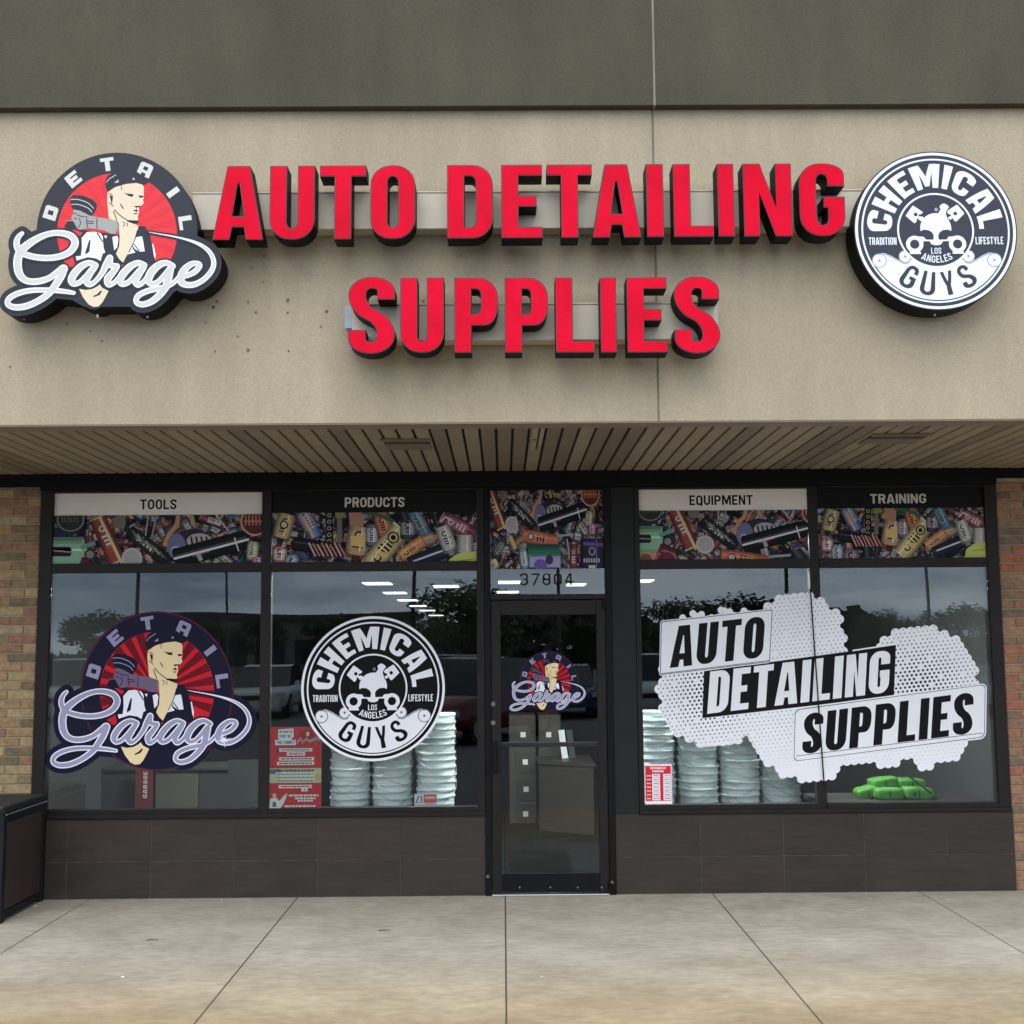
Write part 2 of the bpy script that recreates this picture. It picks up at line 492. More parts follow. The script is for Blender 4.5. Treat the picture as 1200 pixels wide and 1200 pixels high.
class MB:
    """Collects boxes, tubes, discs and loose polygons; build() makes ONE mesh object (origin at `org`)."""

    def __init__(self):
        self.v, self.f = [], []

    def add(self, vs, fs):
        k = len(self.v)
        self.v += [tuple(map(float, p)) for p in vs]
        self.f += [tuple(i + k for i in f) for f in fs]
        return self

    def box(self, x0, x1, y0, y1, z0, z1):
        return self.add([(x0, y0, z0), (x1, y0, z0), (x1, y1, z0), (x0, y1, z0), (x0, y0, z1), (x1, y0, z1), (x1, y1, z1), (x0, y1, z1)],
                        [(0, 3, 2, 1), (4, 5, 6, 7), (0, 1, 5, 4), (1, 2, 6, 5), (2, 3, 7, 6), (3, 0, 4, 7)])

    def cbox(self, x0, x1, y0, y1, z0, z1, c=0.004):
        """box with chamfered edges on its -Y face"""
        self.add([(x0, y1, z0), (x1, y1, z0), (x1, y1, z1), (x0, y1, z1),
                  (x0, y0 + c, z0), (x1, y0 + c, z0), (x1, y0 + c, z1), (x0, y0 + c, z1),
                  (x0 + c, y0, z0 + c), (x1 - c, y0, z0 + c), (x1 - c, y0, z1 - c), (x0 + c, y0, z1 - c)],
                 [(0, 3, 2, 1), (8, 9, 10, 11), (4, 5, 9, 8), (5, 6, 10, 9), (6, 7, 11, 10), (7, 4, 8, 11),
                  (0, 1, 5, 4), (1, 2, 6, 5), (2, 3, 7, 6), (3, 0, 4, 7)])
        return self

    def tube(self, p, q, r0, r1=None, n=10, caps=True):
        r1 = r0 if r1 is None else r1
        p, q = Vector(p), Vector(q)
        d = (q - p).normalized()
        u = d.orthogonal().normalized()
        vv = d.cross(u)
        vs = []
        for c, r in ((p, r0), (q, r1)):
            for i in range(n):
                a = 2 * PI * i / n
                vs.append(c + (u * math.cos(a) + vv * math.sin(a)) * r)
        fs = [(i, (i + 1) % n, n + (i + 1) % n, n + i) for i in range(n)]
        if caps:
            fs += [tuple(range(n))[::-1], tuple(range(n, 2 * n))]
        return self.add(vs, fs)

    def lathe(self, prof, c=(0, 0, 0), n=24):
        """prof = [(r, z)...] around the vertical axis at c"""
        vs = []
        for r, z in prof:
            for i in range(n):
                a = 2 * PI * i / n
                vs.append((c[0] + r * math.cos(a), c[1] + r * math.sin(a), c[2] + z))
        fs = []
        for k in range(len(prof) - 1):
            for i in range(n):
                fs.append((k * n + i, k * n + (i + 1) % n, (k + 1) * n + (i + 1) % n, (k + 1) * n + i))
        return self.add(vs, fs)

    def mesh(self, name, mt, smooth=False):
        me = bpy.data.meshes.new(name)
        me.from_pydata(self.v, [], self.f)
        me.materials.append(mt)
        if smooth:
            me.polygons.foreach_set('use_smooth', [True] * len(me.polygons))
        me.update()
        return me

    def build(self, name, mt, parent=None, label=None, cat=None, group=None, kind=None, smooth=False, bevel=0):
        o = bpy.data.objects.new(name, self.mesh(name, mt, smooth))
        link(o, parent, label, cat, group, kind)
        if bevel:
            b = o.modifiers.new('bevel', 'BEVEL')
            b.width = bevel
            b.segments = 2
            b.limit_method = 'ANGLE'
        return o


def inst(name, me, loc, parent=None, label=None, cat=None, group=None, kind=None, rot=None, scale=None):
    o = bpy.data.objects.new(name, me)
    link(o, parent, label, cat, group, kind)
    o.location = loc
    if rot:
        o.rotation_euler = rot
    if scale:
        o.scale = scale
    return o


def copy_tree(o, parent=None):
    c = o.copy()
    COL.objects.link(c)
    c.parent = parent
    for ch in o.children:
        copy_tree(ch, c)
    return c


# ------------------------------------------------------------------ flat shapes: fill, lettering, contours
def area(l):
    return 0.5 * sum(l[i][0] * l[(i + 1) % len(l)][1] - l[(i + 1) % len(l)][0] * l[i][1] for i in range(len(l)))


def fill(loops):
    vs, faces = [], []
    for l in loops:
        k = len(vs)
        vs += [Vector((p[0], p[1])) for p in l]
        faces.append(list(range(k, len(vs))))
    edges = []
    k = 0
    for l in loops:
        nl = len(l)
        edges += [(k + i, k + (i + 1) % nl) for i in range(nl)]
        k += nl
    r = delaunay_2d_cdt(vs, edges, [], 1, 1e-7)
    vo, fo = [(p.x, p.y) for p in r[0]], r[2]
    # keep the triangles that lie inside an odd number of loops
    cen = np.array([[sum(vo[i][0] for i in f) / 3, sum(vo[i][1] for i in f) / 3] for f in fo])
    if len(cen) == 0:
        return [], []
    par = np.zeros(len(cen), int)
    for l in loops:
        A = np.array(l)
        B = np.roll(A, -1, 0)
        y = cen[:, 1][:, None]
        cond = (A[:, 1][None] > y) != (B[:, 1][None] > y)
        dy = B[:, 1] - A[:, 1]
        dy[dy == 0] = 1e-12
        xi = A[:, 0] + (y - A[:, 1]) * (B[:, 0] - A[:, 0]) / dy
        par += (cond & (cen[:, 0][:, None] < xi)).sum(1)
    return vo, [tuple(f) for f, k in zip(fo, par) if k % 2]


def clip_rect(poly, x0, x1, z0, z1):
    def cl(p, inside, inter):
        out = []
        for i in range(len(p)):
            a, b = p[i], p[(i + 1) % len(p)]
            ia, ib = inside(a), inside(b)
            if ia:
                out.append(a)
            if ia != ib:
                out.append(inter(a, b))
        return out
    def ix(x):
        return lambda a, b: (x, a[1] + (b[1] - a[1]) * (x - a[0]) / (b[0] - a[0]))
    def iz(z):
        return lambda a, b: (a[0] + (b[0] - a[0]) * (z - a[1]) / (b[1] - a[1]), z)
    for ins, it in ((lambda p: p[0] >= x0, ix(x0)), (lambda p: p[0] <= x1, ix(x1)), (lambda p: p[1] >= z0, iz(z0)), (lambda p: p[1] <= z1, iz(z1))):
        poly = cl(poly, ins, it)
        if len(poly) < 3:
            return []
    return poly


class Print:
    """A flat print on the plane y = Y (facing -Y): ink layers 0.04 mm apart, colour per face. Coordinates X, Z in metres."""

    def __init__(self, Y, step=0.00004):
        self.Y, self.step, self.k = Y, step, 0
        self.v, self.f, self.c = [], [], []
        self.clip = None
        self.muted = False
        self.T = lambda p: p

    def add(self, loops, col):
        if self.muted:
            col = mute(col)
        if not loops:
            return self
        if not isinstance(loops[0][0], (tuple, list)):
            loops = [loops]
        loops = [[self.T(p) for p in l] for l in loops]
        if self.clip:
            loops = [c for c in (clip_rect(l, *self.clip) for l in loops) if c]
            if not loops:
                return self
        try:
            vo, fo = fill(loops)
        except Exception:
            return self
        y = self.Y - self.k * self.step
        self.k += 1
        b = len(self.v)
        self.v += [(x, y, z) for x, z in vo]
        for f in fo:
            p = [vo[i] for i in f]
            if area(p) < 0:
                f = f[::-1]
            self.f.append(tuple(i + b for i in f))      # counter-clockwise in x,z faces -Y
            self.c.append(col)
        return self

    def build(self, name, mt, parent=None, **kw):
        me = bpy.data.meshes.new(name)
        me.from_pydata(self.v, [], self.f)
        a = me.color_attributes.new('Col', 'FLOAT_COLOR', 'CORNER')
        arr = []
        for f, c in zip(self.f, self.c):
            arr += list(c) * len(f)
        a.data.foreach_set('color', arr)
        me.materials.append(mt)
        me.update()
        o = bpy.data.objects.new(name, me)
        return link(o, parent, **kw)


def prism(loops, y0, y1, name, mt, parent=None, back=True, mt_face=None, **kw):
    """loops in X,Z extruded from y0 (front, -Y side) to y1"""
    vo, fo = fill(loops)
    v = [(x, y0, z) for x, z in vo]
    f, mi = [], []
    for q in fo:
        if area([vo[i] for i in q]) < 0:
            q = q[::-1]
        f.append(q)
        mi.append(0)
    if back:
        k = len(v)
        v += [(x, y1, z) for x, z in vo]
        for q in fo:
            if area([vo[i] for i in q]) > 0:
                q = q[::-1]
            f.append(tuple(i + k for i in q))
            mi.append(1)
    for l in loops:
        k = len(v)
        nl = len(l)
        v += [(x, y0, z) for x, z in l] + [(x, y1, z) for x, z in l]
        for i in range(nl):
            j = (i + 1) % nl
            f.append((k + i, k + nl + i, k + nl + j, k + j))
            mi.append(1)
    me = bpy.data.meshes.new(name)
    me.from_pydata(v, [], f)
    me.materials.append(mt_face or mt)
    me.materials.append(mt)
    me.polygons.foreach_set('material_index', mi)
    me.update()
    bm = bmesh.new()
    bm.from_mesh(me)
    bmesh.ops.remove_doubles(bm, verts=bm.verts, dist=1e-6)
    bmesh.ops.recalc_face_normals(bm, faces=bm.faces)
    bm.to_mesh(me)
    bm.free()
    o = bpy.data.objects.new(name, me)
    return link(o, parent, **kw)


def disc(cx, cy, r, n=48, ry=None, a0=0):
    ry = r if ry is None else ry
    return [(cx + r * math.cos(a0 + 2 * PI * i / n), cy + ry * math.sin(a0 + 2 * PI * i / n)) for i in range(n)]


def rpoly(pts, seg=6):
    """polygon with rounded corners: (x, y) or (x, y, r)"""
    out = []
    n = len(pts)
    for i in range(n):
        p = pts[i]
        r = p[2] if len(p) > 2 else 0
        if r <= 1e-5:
            out.append((p[0], p[1]))
            continue
        a, b = pts[i - 1], pts[(i + 1) % n]
        da = math.hypot(a[0] - p[0], a[1] - p[1])
        db = math.hypot(b[0] - p[0], b[1] - p[1])
        ra = min(r, da * 0.499)
        rb = min(r, db * 0.499)
        P0 = (p[0] + (a[0] - p[0]) * ra / da, p[1] + (a[1] - p[1]) * ra / da)
        P3 = (p[0] + (b[0] - p[0]) * rb / db, p[1] + (b[1] - p[1]) * rb / db)
        P1 = (P0[0] + (p[0] - P0[0]) * .5523, P0[1] + (p[1] - P0[1]) * .5523)
        P2 = (P3[0] + (p[0] - P3[0]) * .5523, P3[1] + (p[1] - P3[1]) * .5523)
        for k in range(seg + 1):
            t = k / seg
            c = ((1 - t) ** 3, 3 * t * (1 - t) ** 2, 3 * t * t * (1 - t), t ** 3)
            out.append(tuple(c[0] * P0[j] + c[1] * P1[j] + c[2] * P2[j] + c[3] * P3[j] for j in (0, 1)))
    return out


def open_round(pts, seg=8):
    """open path with rounded corners"""
    q = rpoly([(p[0], p[1], p[2] if 0 < i < len(pts) - 1 and len(p) > 2 else 0) for i, p in enumerate(pts)], seg)
    return q


def pen(path, ax, ay):
    """outline of an open path drawn with an elliptical pen (half widths ax, ay), butt ends"""
    L_, R_ = [], []
    n = len(path)
    for i, p in enumerate(path):
        a = path[max(0, i - 1)]
        b = path[min(n - 1, i + 1)]
        dx, dy = b[0] - a[0], b[1] - a[1]
        l = math.hypot(dx, dy) or 1
        nx, ny = -dy / l, dx / l
        k = math.sqrt((ax * nx) ** 2 + (ay * ny) ** 2)
        ox, oy = ax * ax * nx / k, ay * ay * ny / k
        L_.append((p[0] + ox, p[1] + oy))
        R_.append((p[0] - ox, p[1] - oy))
    return L_ + R_[::-1]


ROUND = [False]


def glyph(ch, w, a, b):
    """loops of a capital in a box of width w, height 1; stems a wide, bars b high"""
    R = min(.30, w * .45) if a >= .215 or not ROUND[0] else w * .5
    r = max(R - a * .8, .03)
    if ch == 'I':
        return [[(0, 0), (w, 0), (w, 1), (0, 1)]]
    if ch == 'O' or ch == '0':
        return [rpoly([(0, 0, R), (w, 0, R), (w, 1, R), (0, 1, R)]), rpoly([(a, b, r), (w - a, b, r), (w - a, 1 - b, r), (a, 1 - b, r)])]
    if ch == 'Q':
        return [rpoly([(0, 0, R), (w * .6, 0), (w * .85, -.1), (w, -.02), (w * .92, .1), (w, .2, .05), (w, 1, R), (0, 1, R)]), rpoly([(a, b, r), (w - a, b, r), (w - a, 1 - b, r), (a, 1 - b, r)])]
    if ch == 'C':
        return [rpoly([(0, 0, R), (w, 0, R), (w, .37), (w - a, .37), (w - a, b, r), (a, b, r), (a, 1 - b, r), (w - a, 1 - b, r), (w - a, .63), (w, .63), (w, 1, R), (0, 1, R)])]
    if ch == 'G':
        return [rpoly([(0, 0, R), (w, 0, R), (w, .54), (w * .53, .54), (w * .53, .54 - b), (w - a, .54 - b), (w - a, b, r), (a, b, r), (a, 1 - b, r), (w - a, 1 - b, r), (w - a, .68), (w, .68), (w, 1, R), (0, 1, R)])]
    if ch == 'U':
        return [rpoly([(0, 0, R), (w, 0, R), (w, 1), (w - a, 1), (w - a, b, r), (a, b, r), (a, 1), (0, 1)])]
    if ch == 'S':
        rr = max((w - a) * .5, .05)
        p = open_round([(w - a / 2, .70), (w - a / 2, 1 - b / 2, rr), (a / 2, 1 - b / 2, rr), (a / 2, .60, .16), (w - a / 2, .40, .16), (w - a / 2, b / 2, rr), (a / 2, b / 2, rr), (a / 2, .31)])
        return [pen(p, a / 2, b / 2)]
    if ch == 'D':
        return [rpoly([(0, 0), (w, 0, R), (w, 1, R), (0, 1)]), rpoly([(a, b), (w - a, b, r), (w - a, 1 - b, r), (a, 1 - b)])]
    if ch == 'P':
        return [rpoly([(0, 0), (a, 0), (a, .36), (w, .36, R), (w, 1, R), (0, 1)]), rpoly([(a, .36 + b), (w - a, .36 + b, r), (w - a, 1 - b, r), (a, 1 - b)])]
    if ch == 'R':
        return [rpoly([(0, 0), (a, 0), (a, .40), (w * .45, .40), (w - a * 1.05, 0), (w, 0), (w * .84, .42), (w, .5, .08), (w, 1, R), (0, 1)]), rpoly([(a, .40 + b), (w - a, .40 + b, r), (w - a, 1 - b, r), (a, 1 - b)])]
    if ch == 'B' or ch == '8':
        k = 0 if ch == 'B' else R
        return [rpoly([(0, 0, k), (w, 0, R), (w, .48, .14), (w * .93, .52, .02), (w, .56, .14), (w, 1, R), (0, 1, k)]),
                rpoly([(a, b, r * .6), (w - a, b, r * .6), (w - a, .5 - b / 2, r * .6), (a, .5 - b / 2, r * .6)]),
                rpoly([(a, .5 + b / 2, r * .6), (w - a, .5 + b / 2, r * .6), (w - a, 1 - b, r * .6), (a, 1 - b, r * .6)])]
    if ch == 'E':
        return [[(0, 0), (w, 0), (w, b), (a, b), (a, .5 - b / 2), (w * .86, .5 - b / 2), (w * .86, .5 + b / 2), (a, .5 + b / 2), (a, 1 - b), (w, 1 - b), (w, 1), (0, 1)]]
    if ch == 'F':
        return [[(0, 0), (a, 0), (a, .5 - b / 2), (w * .86, .5 - b / 2), (w * .86, .5 + b / 2), (a, .5 + b / 2), (a, 1 - b), (w, 1 - b), (w, 1), (0, 1)]]
    if ch == 'L':
        return [[(0, 0), (w, 0), (w, b), (a, b), (a, 1), (0, 1)]]
    if ch == 'T':
        return [[(w / 2 - a / 2, 0), (w / 2 + a / 2, 0), (w / 2 + a / 2, 1 - b), (w, 1 - b), (w, 1), (0, 1), (0, 1 - b), (w / 2 - a / 2, 1 - b)]]
    if ch == 'H':
        return [[(0, 0), (a, 0), (a, .5 - b / 2), (w - a, .5 - b / 2), (w - a, 0), (w, 0), (w, 1), (w - a, 1), (w - a, .5 + b / 2), (a, .5 + b / 2), (a, 1), (0, 1)]]
    if ch == 'N':
        c = a * .93
        return [[(0, 0), (c, 0), (c, .60), (w - a * 1.0, 0), (w, 0), (w, 1), (w - c, 1), (w - c, .40), (a * 1.0, 1), (0, 1)]]
    if ch == 'M':
        return [[(0, 0), (a, 0), (a, .64), (w / 2 - .38 * a, .08), (w / 2 + .38 * a, .08), (w - a, .64), (w - a, 0), (w, 0), (w, 1), (w - 1.2 * a, 1), (w / 2, .48), (1.2 * a, 1), (0, 1)]]
    if ch == 'A':
        tl = w / 2 - .66 * a
        y0 = .17 + b
        xl = a + tl * y0
        xr = w - xl
        if a > .2:
            xl, xr = w * .385, w * .615
            yt = .76
        else:
            yt = min(.88, (w / 2 - a) / max(tl, .01) + .02)
        return [[(0, 0), (a, 0), (a + tl * .17, .17), (w - a - tl * .17, .17), (w - a, 0), (w, 0), (w - tl, 1), (tl, 1)], [(xl, y0), (xr, y0), (w / 2 + .01, yt), (w / 2 - .01, yt)]]
    if ch == 'Y':
        return [[(w / 2 - a / 2, 0), (w / 2 + a / 2, 0), (w / 2 + a / 2, .4), (w, 1), (w - a, 1), (w / 2, .56), (a, 1), (0, 1), (w / 2 - a / 2, .4)]]
    if ch == 'W':
        return [[(w * .22, 0), (w * .42, 0), (w * .5, .5), (w * .58, 0), (w * .78, 0), (w, 1), (w - a, 1), (w * .68, .35), (w * .58, 1), (w * .42, 1), (w * .32, .35), (a, 1), (0, 1)]]
    if ch == '3':
        rr = max((w - a) * .5, .05)
        return [pen(open_round([(a / 2, .72), (a / 2, 1 - b / 2, rr), (w - a / 2, 1 - b / 2, rr), (w - a / 2, .52, .14), (w * .4, .52)]), a / 2, b / 2),
                pen(open_round([(w * .4, .515), (w - a / 2, .515, .14), (w - a / 2, b / 2, rr), (a / 2, b / 2, rr), (a / 2, .28)]), a / 2, b / 2 * .98)][:2]
    if ch == '7':
        return [[(w * .18, 0), (w * .18 + a, 0), (w, 1 - b), (w, 1), (0, 1), (0, 1 - b), (w - a * 1.1, 1 - b)]]
    if ch == '4':
        return [[(w * .6, 0), (w * .6 + a, 0), (w * .6 + a, .22), (w, .22), (w, .22 + b), (w * .6 + a, .22 + b), (w * .6 + a, 1), (w * .6 - a * .3, 1), (0, .22 + b), (0, .22), (w * .6, .22)], [(a * .95, .22 + b), (w * .6, .22 + b), (w * .6, .80)]]
    if ch == '-':
        return [[(0, .42), (w, .42), (w, .42 + b), (0, .42 + b)]]
    return [[(0, 0), (w, 0), (w, 1), (0, 1)]]


WIDE = {'I': None, 'M': 1.38, 'A': 1.12, 'W': 1.5, 'L': .85, 'E': .86, 'F': .85, 'T': .98, 'S': .95, ' ': .5, 'Y': 1.05}


def letters(s, w=.56, a=.22, b=.16, gap=.1):
    """[(char, x, width)] and total width, cap height 1"""
    out, x = [], 0
    for ch in s:
        cw = a if ch == 'I' else w * (WIDE.get(ch) or 1)
        if ch != ' ':
            out.append((ch, x, cw))
        x += cw + gap
    return out, x - gap


def densify(l, step):
    out = []
    for i in range(len(l)):
        p, q = l[i], l[(i + 1) % len(l)]
        k = max(1, int(math.hypot(q[0] - p[0], q[1] - p[1]) / step))
        out += [(p[0] + (q[0] - p[0]) * j / k, p[1] + (q[1] - p[1]) * j / k) for j in range(k)]
    return out


def text_flat(P, s, cx, cz, h, width=None, col=(0, 0, 0, 1), rot=0, shear=0, w=.56, a=.22, b=.16, gap=.1, align='c'):
    lt, tw = letters(s, w, a, b, gap)
    sx = (width / tw) if width else h
    c, s_ = math.cos(rot), math.sin(rot)
    for ch, x, cw in lt:
        loops = []
        for l in glyph(ch, cw, a, b):
            q = []
            for (u, v) in l:
                uu = (u + x - (tw / 2 if align == 'c' else 0)) * sx + shear * (v - .5) * h
                vv = (v - .5) * h
                q.append((cx + uu * c - vv * s_, cz + uu * s_ + vv * c))
            loops.append(q)
        if ch == '3':
            for q in loops:
                P.add([q], col)
        else:
            P.add(loops, col)


def text_arc(P, s, cx, cz, r0, r1, th0, th1, col, w=.56, a=.22, b=.16, gap=.1):
    """warped onto a ring: v=0 at r0, v=1 at r1, from angle th0 to th1 (radians)"""
    lt, tw = letters(s, w, a, b, gap)
    for ch, x, cw in lt:
        loops = []
        for l in glyph(ch, cw, a, b):
            q = []
            for (u, v) in densify(l, .12):
                th = th0 + (th1 - th0) * (u + x) / tw
                r = r0 + (r1 - r0) * v
                q.append((cx + r * math.cos(th), cz + r * math.sin(th)))
            loops.append(q)
        P.add(loops, col)


def line(P, pts, wd, col):
    P.add([pen(pts, wd / 2, wd / 2)], col)


def catmull(pts, seg=8):
    """pts = [(x, y, r)] -> dense"""
    out = []
    n = len(pts)
    for i in range(n - 1):
        p0, p1, p2, p3 = pts[max(0, i - 1)], pts[i], pts[i + 1], pts[min(n - 1, i + 2)]
        for k in range(seg):
            t = k / seg
            out.append(tuple(.5 * (2 * p1[j] + (p2[j] - p0[j]) * t + (2 * p0[j] - 5 * p1[j] + 4 * p2[j] - p3[j]) * t * t + (3 * p1[j] - p0[j] - 3 * p2[j] + p3[j]) * t ** 3) for j in range(3)))
    out.append(tuple(pts[-1]))
    return out


def sdf_grid(x0, x1, y0, y1, step):
    xs = np.arange(x0, x1, step)
    ys = np.arange(y0, y1, step)
    return xs, ys, np.meshgrid(xs, ys)


def sdf_strokes(G, strokes):
    X, Y = G
    d = np.full(X.shape, 1e3)
    for s in strokes:
        q = catmull(s)
        for a, b in zip(q[:-1], q[1:]):
            ax, ay, ar = a
            bx, by, br = b
            vx, vy = bx - ax, by - ay
            L2 = vx * vx + vy * vy + 1e-9
            t = np.clip(((X - ax) * vx + (Y - ay) * vy) / L2, 0, 1)
            d = np.minimum(d, np.hypot(X - ax - t * vx, Y - ay - t * vy) - (ar + (br - ar) * t))
    return d


def contours(xs, ys, d, level=0.0, tol=.03):
    """closed iso-lines of d = level (marching squares), thinned"""
    v = d - level
    v[np.abs(v) < 1e-9] = 1e-9
    seg = {}
    sgn = v < 0
    ny, nx = v.shape
    code = sgn[:-1, :-1] * 1 + sgn[:-1, 1:] * 2 + sgn[1:, 1:] * 4 + sgn[1:, :-1] * 8
    table = {1: [(3, 0)], 2: [(0, 1)], 3: [(3, 1)], 4: [(1, 2)], 5: [(3, 0), (1, 2)], 6: [(0, 2)], 7: [(3, 2)], 8: [(2, 3)], 9: [(2, 0)], 10: [(0, 1), (2, 3)], 11: [(2, 1)], 12: [(1, 3)], 13: [(1, 0)], 14: [(0, 3)]}
    def key(i, j, e):
        return ('h', i, j) if e == 0 else ('v', i, j + 1) if e == 1 else ('h', i + 1, j) if e == 2 else ('v', i, j)
    for i, j in zip(*np.where((code > 0) & (code < 15))):
        for e0, e1 in table[int(code[i, j])]:
            seg.setdefault(key(i, j, e0), []).append(key(i, j, e1))
    def pt(k):
        t, i, j = k
        if t == 'h':
            a, b = v[i, j], v[i, j + 1]
            return (xs[j] + (xs[j + 1] - xs[j]) * a / (a - b), ys[i])
        a, b = v[i, j], v[i + 1, j]
        return (xs[j], ys[i] + (ys[i + 1] - ys[i]) * a / (a - b))
    loops = []
    while seg:
        s = next(iter(seg))
        l = [s]
        cur = s
        while True:
            nx_ = seg.get(cur)
            if not nx_:
                break
            nn = nx_.pop()
            if not nx_:
                del seg[cur]
            if nn == s:
                break
            l.append(nn)
            cur = nn
        P_ = [pt(k) for k in l]
        # thin
        out = [P_[0]]
        for k in range(1, len(P_) - 1):
            a, b, c = out[-1], P_[k], P_[k + 1]
            ar = abs((b[0] - a[0]) * (c[1] - a[1]) - (b[1] - a[1]) * (c[0] - a[0]))
            if ar > tol * math.hypot(c[0] - a[0], c[1] - a[1]) or math.hypot(b[0] - a[0], b[1] - a[1]) > 6:
                out.append(b)
        out.append(P_[-1])
        if len(out) > 5 and abs(area(out)) > .6:
            loops.append([(float(a), float(b)) for a, b in out])
    return loops


# ================================================================== THE BUILDING
FY = -2.11                       # plane of the sign fascia
SO_Z = at(600, 494.5, FY)[1]     # underside of the soffit
GZ0 = 0.0
X_ = lambda px, py, Y=0.0: at(px, py, Y)[0]
Z_ = lambda px, py, Y=0.0: at(px, py, Y)[1]

XL = X_(44.3, 738)               # left edge of the shop front
XR = X_(1174.5, 755)
Z_BAND = Z_(600, 129.5, FY)      # underside of the upper band meets the fascia
BX0, BX1 = -9.0, 9.0

# --- fascia
mb = MB()
xj = X_(768, 300, FY)
mb.box(BX0, xj - .006, FY, FY + .17, SO_Z - .002, Z_BAND + .3)
mb.box(xj + .006, BX1, FY, FY + .17, SO_Z - .002, Z_BAND + .3)
fascia = mb.build('fascia_wall', MT['stucco'], kind='structure', bevel=.004)
MB().box(xj - .0062, xj + .0062, FY + .006, FY + .15, SO_Z, Z_BAND + .3).build('control_joint', MT['caulk'], fascia)
BANDY = FY - .065
mb = MB()
xj2 = X_(766, 60, BANDY)
mb.box(BX0, xj2 - .007, BANDY, FY + .2, Z_BAND, Z_BAND + 1.4)
mb.box(xj2 + .007, BX1, BANDY, FY + .2, Z_BAND, Z_BAND + 1.4)
band = mb.build('upper_wall_band', MT['stucco_dark'], kind='structure', bevel=.004)
MB().box(xj2 - .0072, xj2 + .0072, BANDY + .004, FY + .1, Z_BAND + .002, Z_BAND + 1.4).build('control_joint', MT['caulk'], band)
roof = MB().box(BX0, BX1, FY + .3, 26, 4.2, 4.35).build('roof', MT['far_roof'], kind='structure')

# screw holes and old fixing marks left in the fascia
hole = MB().lathe([(0.0001, 0), (.008, 0), (.010, .002)], n=10).mesh('anchor_hole', MT['hole'], True)
hole2 = MB().lathe([(0.0001, 0), (.0045, 0), (.0058, .002)], n=8).mesh('screw_hole', MT['hole'], True)
for i, (zx, zy) in enumerate([(245, 402), (200, 445), (243, 495), (187, 567), (330, 560), (75, 565), (62, 585), (215, 603), (330, 605), (470, 600), (35, 640), (68, 745), (187, 740), (333, 743), (955, 400), (450, 655), (820, 563), (150, 690), (405, 330)]):
    x, z = at(230 + zx / 3.077, 170 + zy / 3.077, FY)
    inst('anchor_hole', hole if i in (4, 5, 6, 9, 12) else hole2, (x, FY - .002, z), fascia, rot=(PI / 2, 0, 0))
for px, py in ((79, 380), (120, 400), (54, 355), (106, 388), (244, 358), (251, 360), (205, 372), (12, 430), (62, 240)):
    x, z = at(px, py, FY)
    inst('anchor_hole', hole2, (x, FY - .002, z), fascia, rot=(PI / 2, 0, 0))

# --- soffit: boards running front to back, each one a piece
soffit = empty('soffit', kind='structure')
Y0S, Y1S = -1.935, -.012
ZB = Z_(600, 499.3, Y0S) + .004
PITCHB = (X_(780.5, 499, Y0S) - X_(581.6, 499, Y0S)) / 10
jx0 = X_(582.0, 527, (FY) / 2)
bw = PITCHB - .016
slat_me = MB()
slat_me.add([(-bw / 2, Y0S, 0), (bw / 2, Y0S, 0), (bw / 2, Y1S, 0), (-bw / 2, Y1S, 0),
             (-bw / 2 + .004, Y0S, -.004), (bw / 2 - .004, Y0S, -.004), (bw / 2 - .004, Y1S, -.004), (-bw / 2 + .004, Y1S, -.004),
             (-bw / 2, Y0S, .014), (bw / 2, Y0S, .014), (bw / 2, Y1S, .014), (-bw / 2, Y1S, .014)],
            [(4, 7, 6, 5), (0, 3, 7, 4), (1, 5, 6, 2), (0, 4, 5, 1), (3, 2, 6, 7), (0, 8, 11, 3), (1, 2, 10, 9), (8, 9, 10, 11), (0, 1, 9, 8), (2, 3, 11, 10)])
slat_me = slat_me.mesh('slat', MT['slat'])
for k in range(-56, 57):
    x = jx0 + (k + .5) * PITCHB
    inst('slat', slat_me, (x, 0, ZB + rng.uniform(-.001, .001)), soffit)
MB().box(BX0, BX1, Y0S, .2, ZB + .03, ZB + .05).build('backing_board', MT['slat_void'], soffit)
MB().box(BX0, BX1, FY + .004, FY + .171, SO_Z - .008, SO_Z - .003).build('edge_trim', MT['slat_trim'], soffit)
# two vents let into the soffit, a lamp bracket plate near the middle
def soffit_z(): return ZB - .004
def ground_at(px, py, z):
    d = _ray(px, py)
    t = (z - H) / d[2]
    return d[0] * t, -D + d[1] * t
for (pa, pb, nm, lab) in (((448, 517), (505, 525), 'soffit_vent', 'brown rectangular vent in the soffit, above the PRODUCTS panel'), ((1024, 511), (1074, 518), 'soffit_vent', 'brown rectangular vent in the soffit, above the TRAINING panel')):
    xa, ya = ground_at(pa[0], pa[1], ZB - .02)
    xb, yb = ground_at(pb[0], pb[1], ZB - .02)
    y_0, y_1 = min(ya, yb), max(ya, yb) + .1
    v = empty(nm, lab, 'vent', (0, 0, 0), 'vents in the soffit')
    z0, z1 = ZB - .018, ZB - .0045
    ys_ = y_0 + (y_1 - y_0) * .42
    MB().box(xa - .015, xb + .015, y_0 - .012, y_0 + .01, z0 - .004, z1).build('vent_lip', MT['slat_trim'], v, bevel=.002)
    MB().box(xa, xb, y_0 + .011, ys_, z0 + .006, z1).build('slot', MT['slat_void'], v)
    MB().box(xa, xb, ys_ + .001, y_1, z0, z1).build('cover', MT['vent'], v, bevel=.003)
xa, ya = ground_at(629, 501.5, ZB - .02)
xb, yb = ground_at(634, 528, ZB - .02)
v = empty('bracket_plate', 'pale metal bracket plate with a dark slot on the soffit above the door', 'bracket')
MB().box(xa - .02, xa + .012, ya, yb, ZB - .016, ZB - .0045).build('plate', MT['plate'], v, bevel=.001)
